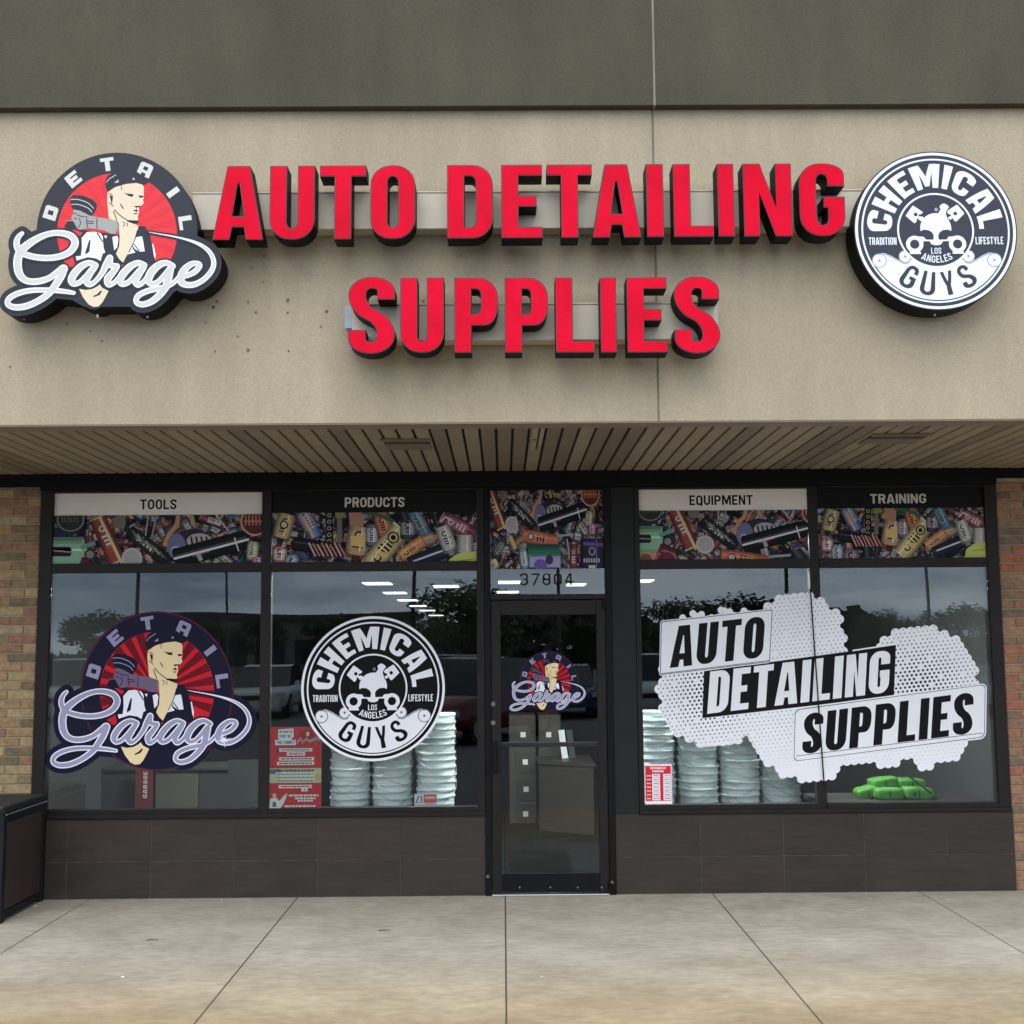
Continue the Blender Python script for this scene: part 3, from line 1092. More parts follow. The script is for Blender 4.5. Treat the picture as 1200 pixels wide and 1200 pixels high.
MB().box(xa + .013, xa + .026, ya, yb, ZB - .012, ZB - .0045).build('slot', MT['slat_void'], v)
MB().box(xa + .027, xa + .05, ya, yb - .15, ZB - .015, ZB - .0045).build('plate', MT['plate'], v, bevel=.001)
MB().tube((xa - .004, (ya + yb) / 2, ZB - .024), (xa - .004, (ya + yb) / 2, ZB - .016), .006).build('screw', MT['frame_black'], v)

# --- dark header beam under the soffit, runs over the brick piers as well
ZHB = Z_(600, 570.5)
beam = MB().box(BX0, XL, -.03, .15, Z_(20, 571.5), ZB + .03).box(XL, XR, -.045, .12, Z_(640, 571.5), ZB + .03).box(XR, BX1, -.03, .15, Z_(1185, 560.5), ZB + .03).build('header_beam', MT['frame_black'], kind='structure')

# --- brick piers
def brick_pier(xedge, side, mt, label, ncol, zt):
    p = empty('brick_pier', label, 'brick wall', (0, 0, 0))
    bl, bh, mj = .2035, .0677, .009
    me = MB()
    me.cbox(-bl / 2 + mj / 2, bl / 2 - mj / 2, -.012, .03, 0, bh - mj, .004)
    meF = me.mesh('brick', mt)
    me = MB()
    me.cbox(-bl / 4 + mj / 2, bl / 4 - mj / 2, -.012, .03, 0, bh - mj, .004)
    meH = me.mesh('brick_half', mt)
    rows = int(zt / bh) + 1
    W = bl * ncol
    for r in range(rows):
        z = r * bh + mj / 2
        if z + bh - mj > zt + .03:
            break
        x = 0
        first = (r % 2 == 0)
        segs = ['H'] if first else []
        segs += ['F'] * (ncol - (1 if first else 0))
        if first:
            segs += ['H']
        for s_ in segs:
            ln = bl if s_ == 'F' else bl / 2
            cx = xedge + side * (x + ln / 2)
            inst('brick', meF if s_ == 'F' else meH, (cx, rng.uniform(-.0015, .0015), z), p)
            x += ln
    xa, xb = sorted((xedge, xedge + side * W))
    MB().box(xa, xb, 0, .2, 0, zt + .05).build('mortar_bed', MT['mortar'], p)
    return xedge + side * W


zl = Z_(20, 572)
zr = Z_(1185, 561)
xl2 = brick_pier(XL, -1, MT['brick_l'], 'brown brick wall pier left of the shop window, behind the litter bin', 5, zl)
xr2 = brick_pier(XR, 1, MT['brick_r'], 'red and brown brick wall pier right of the shop window', 5, zr)

def brick_tex(name, cols):
    m = bpy.data.materials.new(name)
    m.use_nodes = True
    n, L = m.node_tree.nodes, m.node_tree.links
    g = n.new('ShaderNodeNewGeometry')
    mp = n.new('ShaderNodeMapping')
    mp.inputs['Rotation'].default_value = (PI / 2, 0, 0)
    bt = n.new('ShaderNodeTexBrick')
    bt.inputs['Scale'].default_value = 1
    bt.inputs['Brick Width'].default_value = .2035
    bt.inputs['Row Height'].default_value = .0677
    bt.inputs['Mortar Size'].default_value = .005
    bt.inputs['Color1'].default_value = cols[0]
    bt.inputs['Color2'].default_value = cols[1]
    bt.inputs['Mortar'].default_value = (.38, .32, .24, 1)
    L.new(g.outputs['Position'], mp.inputs[0])
    L.new(mp.outputs[0], bt.inputs[0])
    L.new(bt.outputs[0], n['Principled BSDF'].inputs['Base Color'])
    n['Principled BSDF'].inputs['Roughness'].default_value = .9
    return m


MT['btl'] = brick_tex('brick_far_l', ((.30, .19, .115, 1), (.24, .16, .10, 1)))
MT['btr'] = brick_tex('brick_far_r', ((.31, .15, .085, 1), (.26, .16, .10, 1)))
MB().box(BX0, xl2, -.012, .2, 0, zl + .02).build('side_wall', MT['btl'], kind='structure')
MB().box(xr2, BX1, -.012, .2, 0, zr + .02).build('side_wall', MT['btr'], kind='structure')

# ================================================================== SHOP FRONT FRAME
DX0, DX1 = X_(568.5, 850), X_(718.5, 850)       # outer edges of the door frame
PX1 = X_(745.5, 760)                            # right edge of the dark pier panel
W1L, W1R = X_(56.8, 808), X_(305, 808)
W2L, W2R = X_(316.2, 808), X_(559.3, 808)
W3L, W3R = X_(752.3, 803), X_(953.2, 803)
W4L, W4R = X_(964.6, 803), X_(1162.5, 803)
ZT = (Z_(185, 578) + Z_(640, 573.5) + Z_(850, 573.2)) / 3      # top of transom glass
ZTB = Z_(440, 658.5)             # bottom of transom panes
ZG1 = Z_(440, 669.5)             # top of big panes
ZG0 = Z_(440, 946)               # bottom of big panes
ZS = Z_(440, 955.5)              # underside of the sill
ZTC = Z_(640, 696.5)             # bottom of the transom over the door
ZD1 = Z_(640, 703.5)             # top of the door leaf
FD = -.03                        # front of the frame members

sf = empty('shopfront_frame', kind='structure')
def member(x0, x1, z0, z1, y0=FD, y1=.07, mt='frame', parent=sf, name='mullion', bevel=.002):
    return MB().box(x0, x1, y0, y1, z0, z1).build(name, MT[mt], parent, bevel=bevel)


ZTOP = Z_(640, 571.5) - .001
member(XL + .002, W1L, ZS, ZTOP, name='jamb')
member(W1R, W2L, ZS, ZTOP)
member(W2R, DX0 - .001, ZS, ZTOP, name='jamb')
member(PX1 + .001, W3L, ZS, ZTOP, name='jamb')
member(W3R, W4L, ZS, ZTOP, y0=-.012)
member(W4R, XR - .002, ZS, ZTOP, name='jamb')
for a, b in ((W1L, W1R), (W2L, W2R), (W3L, W3R), (W4L, W4R)):
    member(a + .0005, b - .0005, ZT, ZTOP, y0=FD + .006, name='head_rail')
    member(a + .0005, b - .0005, ZG1, ZTB, y0=FD + .006, name='transom_rail')
    member(a + .0005, b - .0005, ZS, ZG0, y0=FD + .004, name='bottom_rail')
for a, b in ((XL + .004, DX0 - .003), (PX1 + .003, XR - .004)):
    MB().box(a, b, -.048, FD - .0005, ZS - .004, ZS + .022).build('sill', MT['frame'], sf, bevel=.003)
# pier panel right of the door
MB().box(DX1 + .001, PX1, -.022, .1, ZS - .015, ZTOP).build('pier_panel', MT['panel'], sf, bevel=.003)

# windows: each a thing with its panes and the print stuck on it
def pane(x0, x1, z0, z1, parent, name='pane', y=.002):
    return MB().box(x0 + .001, x1 - .001, y, y + .006, z0 + .001, z1 - .001).build(name, MT['glass'], parent)


W = []
for i, (a, b, lab) in enumerate(((W1L, W1R, 'large shop window left of the door under the TOOLS panel'),
                                 (W2L, W2R, 'shop window next to the door under the PRODUCTS panel'),
                                 (W3L, W3R, 'shop window right of the door under the EQUIPMENT panel'),
                                 (W4L, W4R, 'rightmost shop window under the TRAINING panel'))):
    wn = empty('shop_window', lab, 'window', (0, 0, 0), 'shop windows')
    pane(a, b, ZG0, ZG1, wn, y=-.0105)
    W.append(wn)

# --- kick wall of large brown tiles
kick = empty('tiled_wall', kind='structure')
ZMID = Z_(440, 1006.5)
TW = (X_(1109, 1000) - X_(821, 1000)) / 3
def tiles(x0, x1, joints):
    xs = [x0] + [j for j in joints if x0 + .02 < j < x1 - .02] + [x1]
    for z0, z1 in ((0.004, ZMID - .0015), (ZMID + .0015, ZS - .006)):
        for a, b in zip(xs[:-1], xs[1:]):
            mb = MB()
            dy = rng.uniform(-.0008, .0008)
            mb.cbox(a + .0015, b - .0015, -.026 + dy, 0, z0, z1, .0015)
            mb.build('tile', MT['tile'], kick)
    MB().box(x0 + .001, x1 - .001, -.0225, .1, 0, ZS - .007).build('grout_bed', MT['grout'], kick)


tiles(XL + .003, DX0 - .002, [X_(80, 1000), X_(178, 1000), X_(275, 1000), X_(372.5, 1000), X_(469.5, 1000)])
tiles(DX1 + .002, XR + X_(1186, 1000) - X_(1184, 1000) - .003, [X_(821, 1000), X_(918, 1000), X_(1012.5, 1000), X_(1109, 1000)])

# ================================================================== DOOR
df = empty('door_frame', kind='structure')
JW = .045
MB().box(DX0, DX0 + JW, -.04, .08, .0, ZTOP).build('jamb', MT['frame_black'], df, bevel=.002)
MB().box(DX1 - JW, DX1, -.04, .08, .0, ZTOP).build('jamb', MT['frame_black'], df, bevel=.002)
MB().box(DX0 + JW, DX1 - JW, -.036, .08, ZD1 + .006, ZTC).build('head_rail', MT['frame'], df, bevel=.002)
MB().box(DX0 + JW, DX1 - JW, -.036, .08, ZT + .0, ZTOP).build('head_rail', MT['frame_black'], df, bevel=.002)
MB().box(DX0 + JW, DX1 - JW, -.06, .1, .0, .012).build('threshold', MT['chrome'], df, bevel=.002)
tw = empty('transom_window', 'narrow window over the door with the street number', 'window')
pane(DX0 + JW, DX1 - JW, ZTC, ZT, tw)
door = empty('glass_door', 'black framed glass shop door with a small round garage decal', 'door')
LX0, LX1 = DX0 + JW + .004, DX1 - JW - .004
GX0, GX1 = X_(587.2, 850), X_(700.5, 850)
GZA, GZB = Z_(645, 1023), Z_(640, 720.5)
MB().box(LX0, GX0, -.032, .014, .02, ZD1).build('stile', MT['frame'], door, bevel=.002)
MB().box(GX1, LX1, -.032, .014, .02, ZD1).build('stile', MT['frame'], door, bevel=.002)
MB().box(GX0 + .0005, GX1 - .0005, -.031, .013, GZB, ZD1 - .001).build('rail', MT['frame'], door, bevel=.002)
MB().box(GX0 + .0005, GX1 - .0005, -.031, .013, .021, GZA).build('rail', MT['frame_black'], door, bevel=.002)
MB().box(GX0 + .001, GX1 - .001, -.006, 0, GZA + .001, GZB - .001).build('pane', MT['glass'], door)
hx = X_(578.5, 888)
hz0, hz1 = Z_(578, 905.5), Z_(578, 869)
hd = MB().box(hx - .030, hx + .030, -.048, -.0325, hz0, hz1).build('handle_plate', MT['frame_black'], door, bevel=.004)
MB().box(hx - .006, hx + .024, -.095, -.08, hz0 + .02, hz1 - .02).box(hx, hx + .015, -.08, -.048, hz0 + .03, hz0 + .05).box(hx, hx + .015, -.08, -.048, hz1 - .05, hz1 - .03).build('pull_grip', MT['frame_black'], hd, bevel=.004)
for py in (825, 847):
    x, z = at(578, py, -.034)
    MB().tube((x, -.044, z), (x, -.0325, z), .017, .019, 20).build('lock', MT['pole'], door)
MB().box(GX0 - .03, GX1 + .02, .05, .075, Z_(640, 876), Z_(640, 870.5)).build('push_bar', MT['frame'], door, bevel=.005)
x, z = at(708, 705, -.045)
MB().tube((x, -.052, z - .05), (x, -.052, z + .03), .013, n=14).build('pivot_hinge', MT['frame_black'], door)
x, z = at(715, 1038, -.045)
MB().tube((x, -.052, .01), (x, -.052, .09), .013, n=14).build('pivot_hinge', MT['frame_black'], door)
for px in (609, 645, 677, 705):
    x, z = at(px, 1040, -.033)
    MB().tube((x, -.034, z), (x, -.030, z), .005, n=10).build('screw', MT['rim'], door)
for px, py in ((571.5, 1027), (717, 1034)):
    x, z = at(px, py, -.041)
    MB().box(x - .01, x + .01, -.05, -.0405, z - .01, z + .01).build('screw_block', MT['pole'], df)

# ================================================================== PRINTS OVER THE WINDOWS
def RGB(r, g, b):
    return srgb(r, g, b)


def mute(c):
    g = (c[0] + c[1] + c[2]) / 3
    return tuple(1.0 * (v * .72 + g * .28) for v in c[:3]) + (1,)


def jitter(c, k):
    f = 1 + rng.uniform(-k, k)
    return (c[0] * f, c[1] * f, c[2] * f, 1)


INK = RGB(12, 13, 18)
WHITE = (.62, .62, .64, 1)


def bottle(P, cx, cy, ln, wd, ang, body, label=None, cap=None, kind='bottle', mark=True):
    """a printed bottle, photo px coordinates; ang in degrees, long axis"""
    c, s = math.cos(math.radians(ang)), math.sin(math.radians(ang))
    T = lambda pts: [(cx + u * c - v * s, cy + u * s + v * c) for u, v in pts]
    L2, W2 = ln / 2, wd / 2
    dk = tuple(x * .45 for x in body[:3]) + (1,)
    lt = tuple(min(.75, x * 1.5 + .04) for x in body[:3]) + (1,)
    k0 = P.k
    P.add(T(rpoly([(-L2 - .5, -W2 - .5, 2), (L2 * .8, -W2 - .5, 3), (L2 * .8, W2 + .5, 3), (-L2 - .5, W2 + .5, 2)], 2)), tuple(x * .25 for x in body[:3]) + (1,))
    if kind == 'can':
        P.add(T(rpoly([(-L2, -W2, 1), (L2, -W2, 1), (L2, W2, 1), (-L2, W2, 1)], 3)), body)
        P.add(T([(-L2, -W2), (-L2 + 1.6, -W2), (-L2 + 1.6, W2), (-L2, W2)]), cap or RGB(150, 140, 90))
        P.add(T([(L2 - 1.8, -W2), (L2, -W2), (L2, W2), (L2 - 1.8, W2)]), cap or RGB(150, 140, 90))
    elif kind == 'jug':
        P.add(T(rpoly([(-L2, -W2, 4), (L2, -W2, 4), (L2, W2, 4), (-L2, W2, 4)], 4)), body)
    else:
        P.add(T(rpoly([(-L2, -W2, 2.5), (L2 * .45, -W2, 4), (L2 * .62, -W2 * .4, 1), (L2 * .62, W2 * .4, 1), (L2 * .45, W2, 4), (-L2, W2, 2.5)], 4)), body)
        P.add(T([(L2 * .6, -W2 * .42), (L2, -W2 * .36), (L2, W2 * .36), (L2 * .6, W2 * .42)]), cap or RGB(25, 25, 28))
    if label:
        P.add(T(rpoly([(-L2 * .72, -W2 * .78, 1), (L2 * .34, -W2 * .78, 1), (L2 * .34, W2 * .78, 1), (-L2 * .72, W2 * .78, 1)], 2)), label)
        if mark:
            lum = sum(label[:3])
            tc_ = INK if lum > .5 else RGB(190, 188, 180)
            r = W2 * .42
            P.add(T(disc(-L2 * .5 if kind != 'jug' else 0, 0, r, 14)), tc_)
            P.add(T(disc(-L2 * .5 if kind != 'jug' else 0, 0, r * .6, 10)), label)
            k1 = P.k
            for j in range(3):
                P.k = k1
                u0 = -L2 * .22 + j * L2 * .17
                wv = W2 * rng.uniform(.35, .62)
                P.add(T([(u0, -wv), (u0 + L2 * .09, -wv), (u0 + L2 * .09, wv), (u0, wv)]), tc_)
            if rng.random() < .6:
                P.add(T([(L2 * .26, -W2 * .6), (L2 * .31, -W2 * .6), (L2 * .31, W2 * .6), (L2 * .26, W2 * .6)]), jitter(RGB(190, 70, 50), .3))
            k1 = P.k
            for j in range(5):
                P.k = k1
                u0, v0 = rng.uniform(-L2 * .68, L2 * .26), rng.uniform(-W2 * .7, W2 * .6)
                P.add(T([(u0, v0), (u0 + rng.uniform(.6, 2.2), v0), (u0 + .8, v0 + rng.uniform(.5, 1.6))]), tc_)
    # the photographed bottles' own roundness: sheen line and dark flanks of the print, label included
    e1 = L2 * .45 if kind == 'bottle' else L2 * .9
    sh = label or body
    k1 = P.k
    for v0, v1, f_ in ((-.99, -.80, .42), (-.80, -.62, .72), (-.36, -.30, 1.35), (-.30, -.22, 1.9), (.50, .70, .72), (.70, .86, .5), (.86, 1.0, .3)):
        seg_ = [(-L2 * .97, body), (-L2 * .72, label or body), (L2 * .34, body)] if label else [(-L2 * .97, body)]
        for i_, (u0, cc) in enumerate(seg_):
            P.k = k1
            u1 = seg_[i_ + 1][0] if i_ + 1 < len(seg_) else e1
            P.add(T([(u0, W2 * v0), (u1, W2 * v0), (u1, W2 * v1), (u0, W2 * v1)]), tuple(min(.8, c_ * f_ + (.10 if f_ > 1.5 else 0)) for c_ in cc[:3]) + (1,))


PAL = [RGB(30, 34, 52), RGB(44, 40, 58), RGB(34, 58, 92), RGB(120, 40, 48), RGB(28, 80, 84), RGB(70, 54, 92), RGB(140, 92, 52), RGB(58, 60, 66),
       RGB(150, 140, 120), RGB(22, 26, 34), RGB(24, 26, 34), RGB(36, 38, 48), RGB(110, 104, 110), RGB(90, 34, 60)]
LAB = [RGB(150, 142, 132), RGB(172, 156, 96), RGB(160, 96, 60), RGB(120, 120, 138), RGB(24, 26, 32), RGB(30, 30, 38), RGB(110, 60, 70), RGB(84, 92, 120), RGB(170, 166, 170)]


def collage(P, M_, w0, w1, h0, h1, which, seed):
    """M_ maps collage px to world X,Z. w0..w1, h0..h1 extent in collage px"""
    global rng
    keep = rng
    rng = random.Random(seed)
    P.T = M_
    P.muted = True
    P.add([(w0, h0), (w1, h0), (w1, h1), (w0, h1)], RGB(14, 16, 24))
    nfill = int((w1 - w0) * (h1 - h0) / 100)
    for i in range(nfill):
        bottle(P, rng.uniform(w0, w1), rng.uniform(h0, h1), rng.uniform(18, 34), rng.uniform(7, 12), rng.uniform(0, 360), jitter(rng.choice(PAL), .3), jitter(rng.choice(LAB), .25) if rng.random() < .75 else None,
               jitter(rng.choice(PAL), .3), rng.choice(['bottle', 'bottle', 'can']))
    for i in range(int(nfill * .8)):
        x, y = rng.uniform(w0, w1), rng.uniform(h0, h1)
        a = rng.uniform(0, PI)
        l = rng.uniform(2, 5)
        line(P, [(x, y), (x + l * math.cos(a), y + l * math.sin(a))], rng.uniform(.5, 1.1), jitter(rng.choice([RGB(170, 170, 175), RGB(150, 120, 80), RGB(150, 60, 60), RGB(80, 90, 120)]), .3))
    if which == 'A':
        P.add(disc(83, 610, 17), RGB(20, 42, 66))
        P.add(disc(83, 609, 16, 30, 14), RGB(130, 132, 96))
        P.add(disc(83, 609, 14.6, 30, 12.8), RGB(40, 50, 40))
        for j in range(6):
            line(P, [(72 + j * 3.6, 603 + j % 2 * 3), (74 + j * 3.6, 612)], 1.2, RGB(96, 100, 60))
        P.add(disc(64, 632, 14), RGB(22, 36, 66))
        bottle(P, 76, 650, 46, 40, 0, RGB(118, 176, 138), None, None, 'jug')
        P.add(rpoly([(58, 641, 3), (84, 641, 3), (84, 652, 3), (58, 652, 3)]), RGB(24, 22, 30))
        line(P, [(58, 645), (83, 647)], 1.6, RGB(170, 120, 130))
        P.add(rpoly([(62, 664, 1), (92, 664, 1), (92, 690, 1), (62, 690, 1)]), RGB(190, 120, 70))
        P.add(disc(77, 674, 8, 18), RGB(120, 70, 44))
        line(P, [(95, 642), (112, 636)], 5, RGB(70, 150, 130))
        bottle(P, 126, 633, 58, 19, 66, RGB(150, 46, 34), RGB(140, 50, 40), RGB(196, 182, 112), 'can')
        line(P, [(117, 606), (143, 660)], 3.2, RGB(198, 184, 110))
        P.add(disc(106, 650, 6.5, 20), RGB(30, 30, 38))
        P.add(disc(106, 650, 4.6, 16), RGB(120, 118, 118))
        P.add(disc(155, 654, 12, 26), RGB(176, 170, 168))
        P.add(disc(155, 654, 9.4, 26), RGB(160, 154, 154))
        P.add(disc(140, 612, 8, 20), RGB(110, 104, 92))
        bottle(P, 174, 640, 58, 15, 38, RGB(26, 30, 30), RGB(44, 50, 48), RGB(20, 22, 22), 'can')
        for j in range(7):
            line(P, [(156 + j * 5.2, 622 + j * 4.1), (161 + j * 5.2, 632 + j * 3.6)], 2.2, RGB(140, 146, 134) if j % 2 else RGB(90, 98, 88))
        line(P, [(174, 604), (171, 628)], 1.4, RGB(160, 160, 160))
        line(P, [(184, 604), (178, 630)], 2.0, RGB(130, 126, 140))
        P.add(pen(catmull([(209, 604, 0), (207, 616, 0), (199, 626, 0), (193, 640, 0)]), 2.6, 2.6), RGB(190, 128, 66))
        line(P, [(224, 604), (227, 616)], 4.4, RGB(176, 140, 84))
        P.add(disc(226, 640, 26, 30, 20), RGB(48, 34, 58))
        P.add(disc(207, 640, 11, 20, 15), RGB(96, 98, 142))
        P.add(disc(234, 634, 15, 20, 9), RGB(160, 156, 152))
        for j in range(4):
            line(P, [(224 + j * 6, 629), (226 + j * 6, 639)], 2.2, INK)
        P.add(disc(206, 645, 5, 16), RGB(170, 170, 190))
        P.add(disc(206, 645, 3.2, 16), RGB(60, 60, 90))
        line(P, [(252, 602), (268, 622), (256, 628), (262, 634)], 1.6, RGB(180, 180, 178))
        line(P, [(262, 603), (256, 610)], 3, RGB(120, 150, 110))
        bottle(P, 249, 643, 92, 22, -15, RGB(16, 18, 26), None, RGB(16, 18, 26), 'can')
        line(P, [(204, 655), (292, 632)], 2.6, RGB(206, 204, 206))
        line(P, [(226, 652), (246, 646)], 1.2, RGB(176, 60, 70))
        line(P, [(275, 630), (280, 646)], 1.4, RGB(200, 200, 200))
        line(P, [(232, 648), (236, 657)], 5, RGB(150, 150, 152))
        P.add(disc(299, 611, 17, 30), RGB(190, 150, 120))
        P.add(disc(299, 611, 15, 30), RGB(90, 26, 24))
        for j in range(6):
            line(P, [(288 + j * 4, 604), (288 + j * 4.2, 616)], 1.8, RGB(190, 100, 66))
        line(P, [(286, 611), (312, 611)], 1.2, RGB(200, 130, 90))
        bottle(P, 296, 648, 26, 13, 96, RGB(150, 156, 120), RGB(196, 190, 150), RGB(60, 60, 60))
        bottle(P, 302, 662, 18, 11, 88, RGB(200, 110, 150), RGB(220, 150, 180), RGB(60, 60, 60))
        # lower part, shown over the door
        bottle(P, 106, 672, 30, 30, 20, RGB(110, 24, 40), None)
        P.add(disc(104, 676, 15, 26), RGB(150, 80, 90))
        P.add(disc(104, 676, 12, 26), RGB(104, 20, 36))
        bottle(P, 208, 674, 64, 19, 8, RGB(196, 84, 40), RGB(206, 108, 60), RGB(196, 90, 44), 'can')
        P.add(disc(190, 671, 5.5, 18), INK)
        P.add(disc(190, 671, 4, 18), RGB(190, 170, 150))
        line(P, [(240, 670), (268, 668)], 3.2, RGB(150, 150, 156))
        line(P, [(256, 674), (262, 706)], 2.4, RGB(150, 152, 156))
        bottle(P, 215, 704, 60, 44, 0, RGB(22, 110, 84), None, None, 'jug')
        P.add(rpoly([(188, 698, 2), (244, 698, 2), (244, 724, 2), (188, 724, 2)]), RGB(150, 140, 196))
        P.add(disc(208, 712, 12, 20, 9), RGB(90, 70, 160))
        P.add(disc(224, 704, 7, 20), RGB(60, 40, 80))
        bottle(P, 304, 700, 52, 46, 90, RGB(40, 30, 66), None, None, 'jug')
        line(P, [(286, 681), (322, 683)], 5, RGB(96, 60, 140))
        P.add(disc(302, 692, 6, 20), RGB(150, 140, 180))
        P.add(disc(302, 692, 4.4, 20), RGB(50, 40, 70))
        for j in range(7):
            line(P, [(288 + j * 4.4, 702), (288 + j * 4.4, 708)], 2.8, RGB(160, 154, 176))
        P.add([(296, 712), (308, 712), (308, 724), (296, 724)], RGB(180, 176, 190))
        bottle(P, 268, 704, 44, 13, 92, RGB(112, 24, 50), RGB(130, 50, 70), RGB(40, 30, 30))
        bottle(P, 178, 706, 36, 14, 80, RGB(90, 140, 160), RGB(180, 190, 196), RGB(60, 60, 66))
        bottle(P, 118, 712, 40, 18, -28, RGB(196, 180, 110), RGB(206, 190, 130), RGB(40, 40, 40))
        bottle(P, 130, 690, 34, 12, 130, RGB(60, 66, 76), RGB(120, 126, 130), RGB(30, 30, 30))
        bottle(P, 158, 682, 26, 9, 60, RGB(190, 160, 80), None, RGB(60, 60, 60))
    else:
        bottle(P, 332, 620, 36, 20, 105, RGB(176, 156, 96), RGB(188, 168, 112), RGB(40, 34, 30))
        P.add(disc(333, 615, 5, 18), INK)
        P.add(disc(333, 615, 3.4, 18), RGB(190, 180, 140))
        bottle(P, 362, 614, 40, 17, 62, RGB(58, 96, 168), RGB(140, 150, 170), RGB(30, 30, 40), 'can')
        line(P, [(355, 605), (368, 630)], 4, RGB(196, 150, 100))
        P.add([(381, 600), (390, 600), (391, 638), (383, 638)], RGB(14, 16, 20))
        for j in range(5):
            P.add(disc(386, 604 + j * 7.6, 2.6, 12), RGB(150, 146, 120))
            P.add(disc(386, 604 + j * 7.6, 1.5, 12), RGB(14, 16, 20))
        P.add([(395, 604), (401, 604), (401, 636), (395, 636)], RGB(104, 100, 84))
        P.add([(393, 600), (405, 600), (405, 607), (393, 607)], RGB(120, 130, 50))
        P.add(rpoly([(409, 600), (427, 600), (426, 618), (410, 617)]), RGB(166, 118, 90))
        bottle(P, 378, 642, 70, 15, 8, RGB(20, 22, 30), None, RGB(30, 32, 40), 'bottle')
        for j in range(8):
            line(P, [(362 + j * 5, 636 + j % 3), (370 + j * 5, 652)], 2.0, RGB(196, 92, 84) if j % 2 else RGB(190, 150, 150))
        bottle(P, 328, 652, 22, 16, 90, RGB(190, 90, 80), RGB(214, 190, 180), RGB(60, 40, 40))
        bottle(P, 342, 664, 26, 16, 90, RGB(110, 140, 150), RGB(170, 180, 186), RGB(50, 50, 60))
        bottle(P, 419, 638, 42, 25, 98, RGB(176, 140, 90), RGB(196, 172, 130), RGB(60, 30, 20))
        P.add([(411, 628), (428, 628), (427, 640), (412, 640)], RGB(212, 176, 66))
        bottle(P, 436, 630, 30, 14, 90, RGB(90, 96, 120), RGB(176, 176, 186), RGB(60, 60, 70))
        bottle(P, 450, 618, 34, 18, 75, RGB(176, 92, 42), RGB(196, 120, 60), RGB(30, 60, 30))
        P.add(pen(catmull([(424, 600, 0), (445, 604, 0), (462, 612, 0)]), 3, 2.2), RGB(44, 96, 66))
        bottle(P, 452, 642, 60, 24, -50, RGB(196, 172, 96), RGB(206, 184, 112), RGB(206, 196, 150), 'can')
        P.add(disc(461, 630, 7, 22), INK)
        P.add(disc(461, 630, 5.2, 22), RGB(196, 176, 100))
        P.add(disc(461, 630, 3, 22), INK)
        line(P, [(444, 648), (454, 652)], 6, RGB(220, 170, 40))
        bottle(P, 478, 622, 26, 17, 90, RGB(50, 60, 84), RGB(150, 150, 160), RGB(60, 60, 66))
        bottle(P, 492, 614, 34, 15, 62, RGB(44, 116, 150), RGB(110, 140, 156), RGB(30, 60, 90), 'can')
        bottle(P, 503, 632, 20, 14, -20, RGB(160, 130, 110), None, RGB(150, 120, 100))
        bottle(P, 483, 643, 34, 15, -35, RGB(206, 130, 44), RGB(214, 150, 70), RGB(170, 80, 40), 'can')
        bottle(P, 504, 652, 52, 17, -22, RGB(24, 32, 58), None, RGB(30, 34, 44))
        line(P, [(484, 658), (520, 645)], 2.0, RGB(190, 196, 210))
        bottle(P, 540, 618, 52, 17, 28, RGB(110, 40, 72), RGB(150, 70, 96), RGB(170, 130, 150), 'can')
        line(P, [(516, 612), (522, 606), (530, 610)], 2.2, RGB(200, 190, 190))
        bottle(P, 524, 634, 36, 17, 70, RGB(170, 170, 166), RGB(190, 188, 182), RGB(120, 120, 120))
        bottle(P, 545, 640, 26, 18, 90, RGB(170, 166, 160), None, RGB(150, 150, 150))
        P.add(rpoly([(526, 656, 2), (538, 648, 4), (560, 646, 2), (560, 672), (524, 672)]), RGB(186, 196, 52))
        line(P, [(536, 658), (556, 655)], 1, RGB(120, 130, 40))
        # lower part shown under TRAINING
        bottle(P, 362, 672, 30, 22, 90, RGB(120, 84, 100), RGB(150, 120, 130), RGB(50, 40, 50))
        bottle(P, 400, 674, 40, 10, 4, RGB(80, 160, 150), None, RGB(120, 130, 130))
        bottle(P, 388, 674, 12, 11, 0, RGB(150, 150, 150), None)
        bottle(P, 508, 672, 28, 10, -30, RGB(150, 160, 110), None, RGB(90, 90, 80))
        P.add(disc(520, 676, 8, 20), RGB(96, 50, 60))
    P.T = lambda p: p
    P.muted = False
    rng = keep


YP = .0012          # prints stick to the outer face of the glass (y = 0.002)
def transom(parent, a, b, zt, zb, strip_px, word, stripcol, wordcol, which, mapping, seed, wordpx):
    z_strip = Z_(*strip_px)
    P = Print(YP, .000005)
    P.clip = (a + .002, b - .002, zb + .002, z_strip)
    collage(P, mapping[0], *mapping[1], which, seed)
    P.build('product_print', MT['decal'], parent)
    Q = Print(YP)
    Q.add([(a + .002, z_strip), (b - .002, z_strip), (b - .002, zt - .002), (a + .002, zt - .002)], stripcol)
    x0, z0 = at(wordpx[0], wordpx[2])
    x1, z1 = at(wordpx[1], wordpx[3])
    ROUND[0] = True
    text_flat(Q, word, (x0 + x1) / 2, (z0 + z1) / 2, abs(z0 - z1), x1 - x0, wordcol, w=.69, a=.20, b=.175, gap=.12)
    ROUND[0] = False
    Q.build('word_strip', MT['decal'], parent)


def lin(x0, y0, sx, sy, X0, Y0_):
    """collage px -> photo px -> world"""
    return lambda p: at(X0 + (p[0] - x0) * sx, Y0_ + (p[1] - y0) * sy, YP)


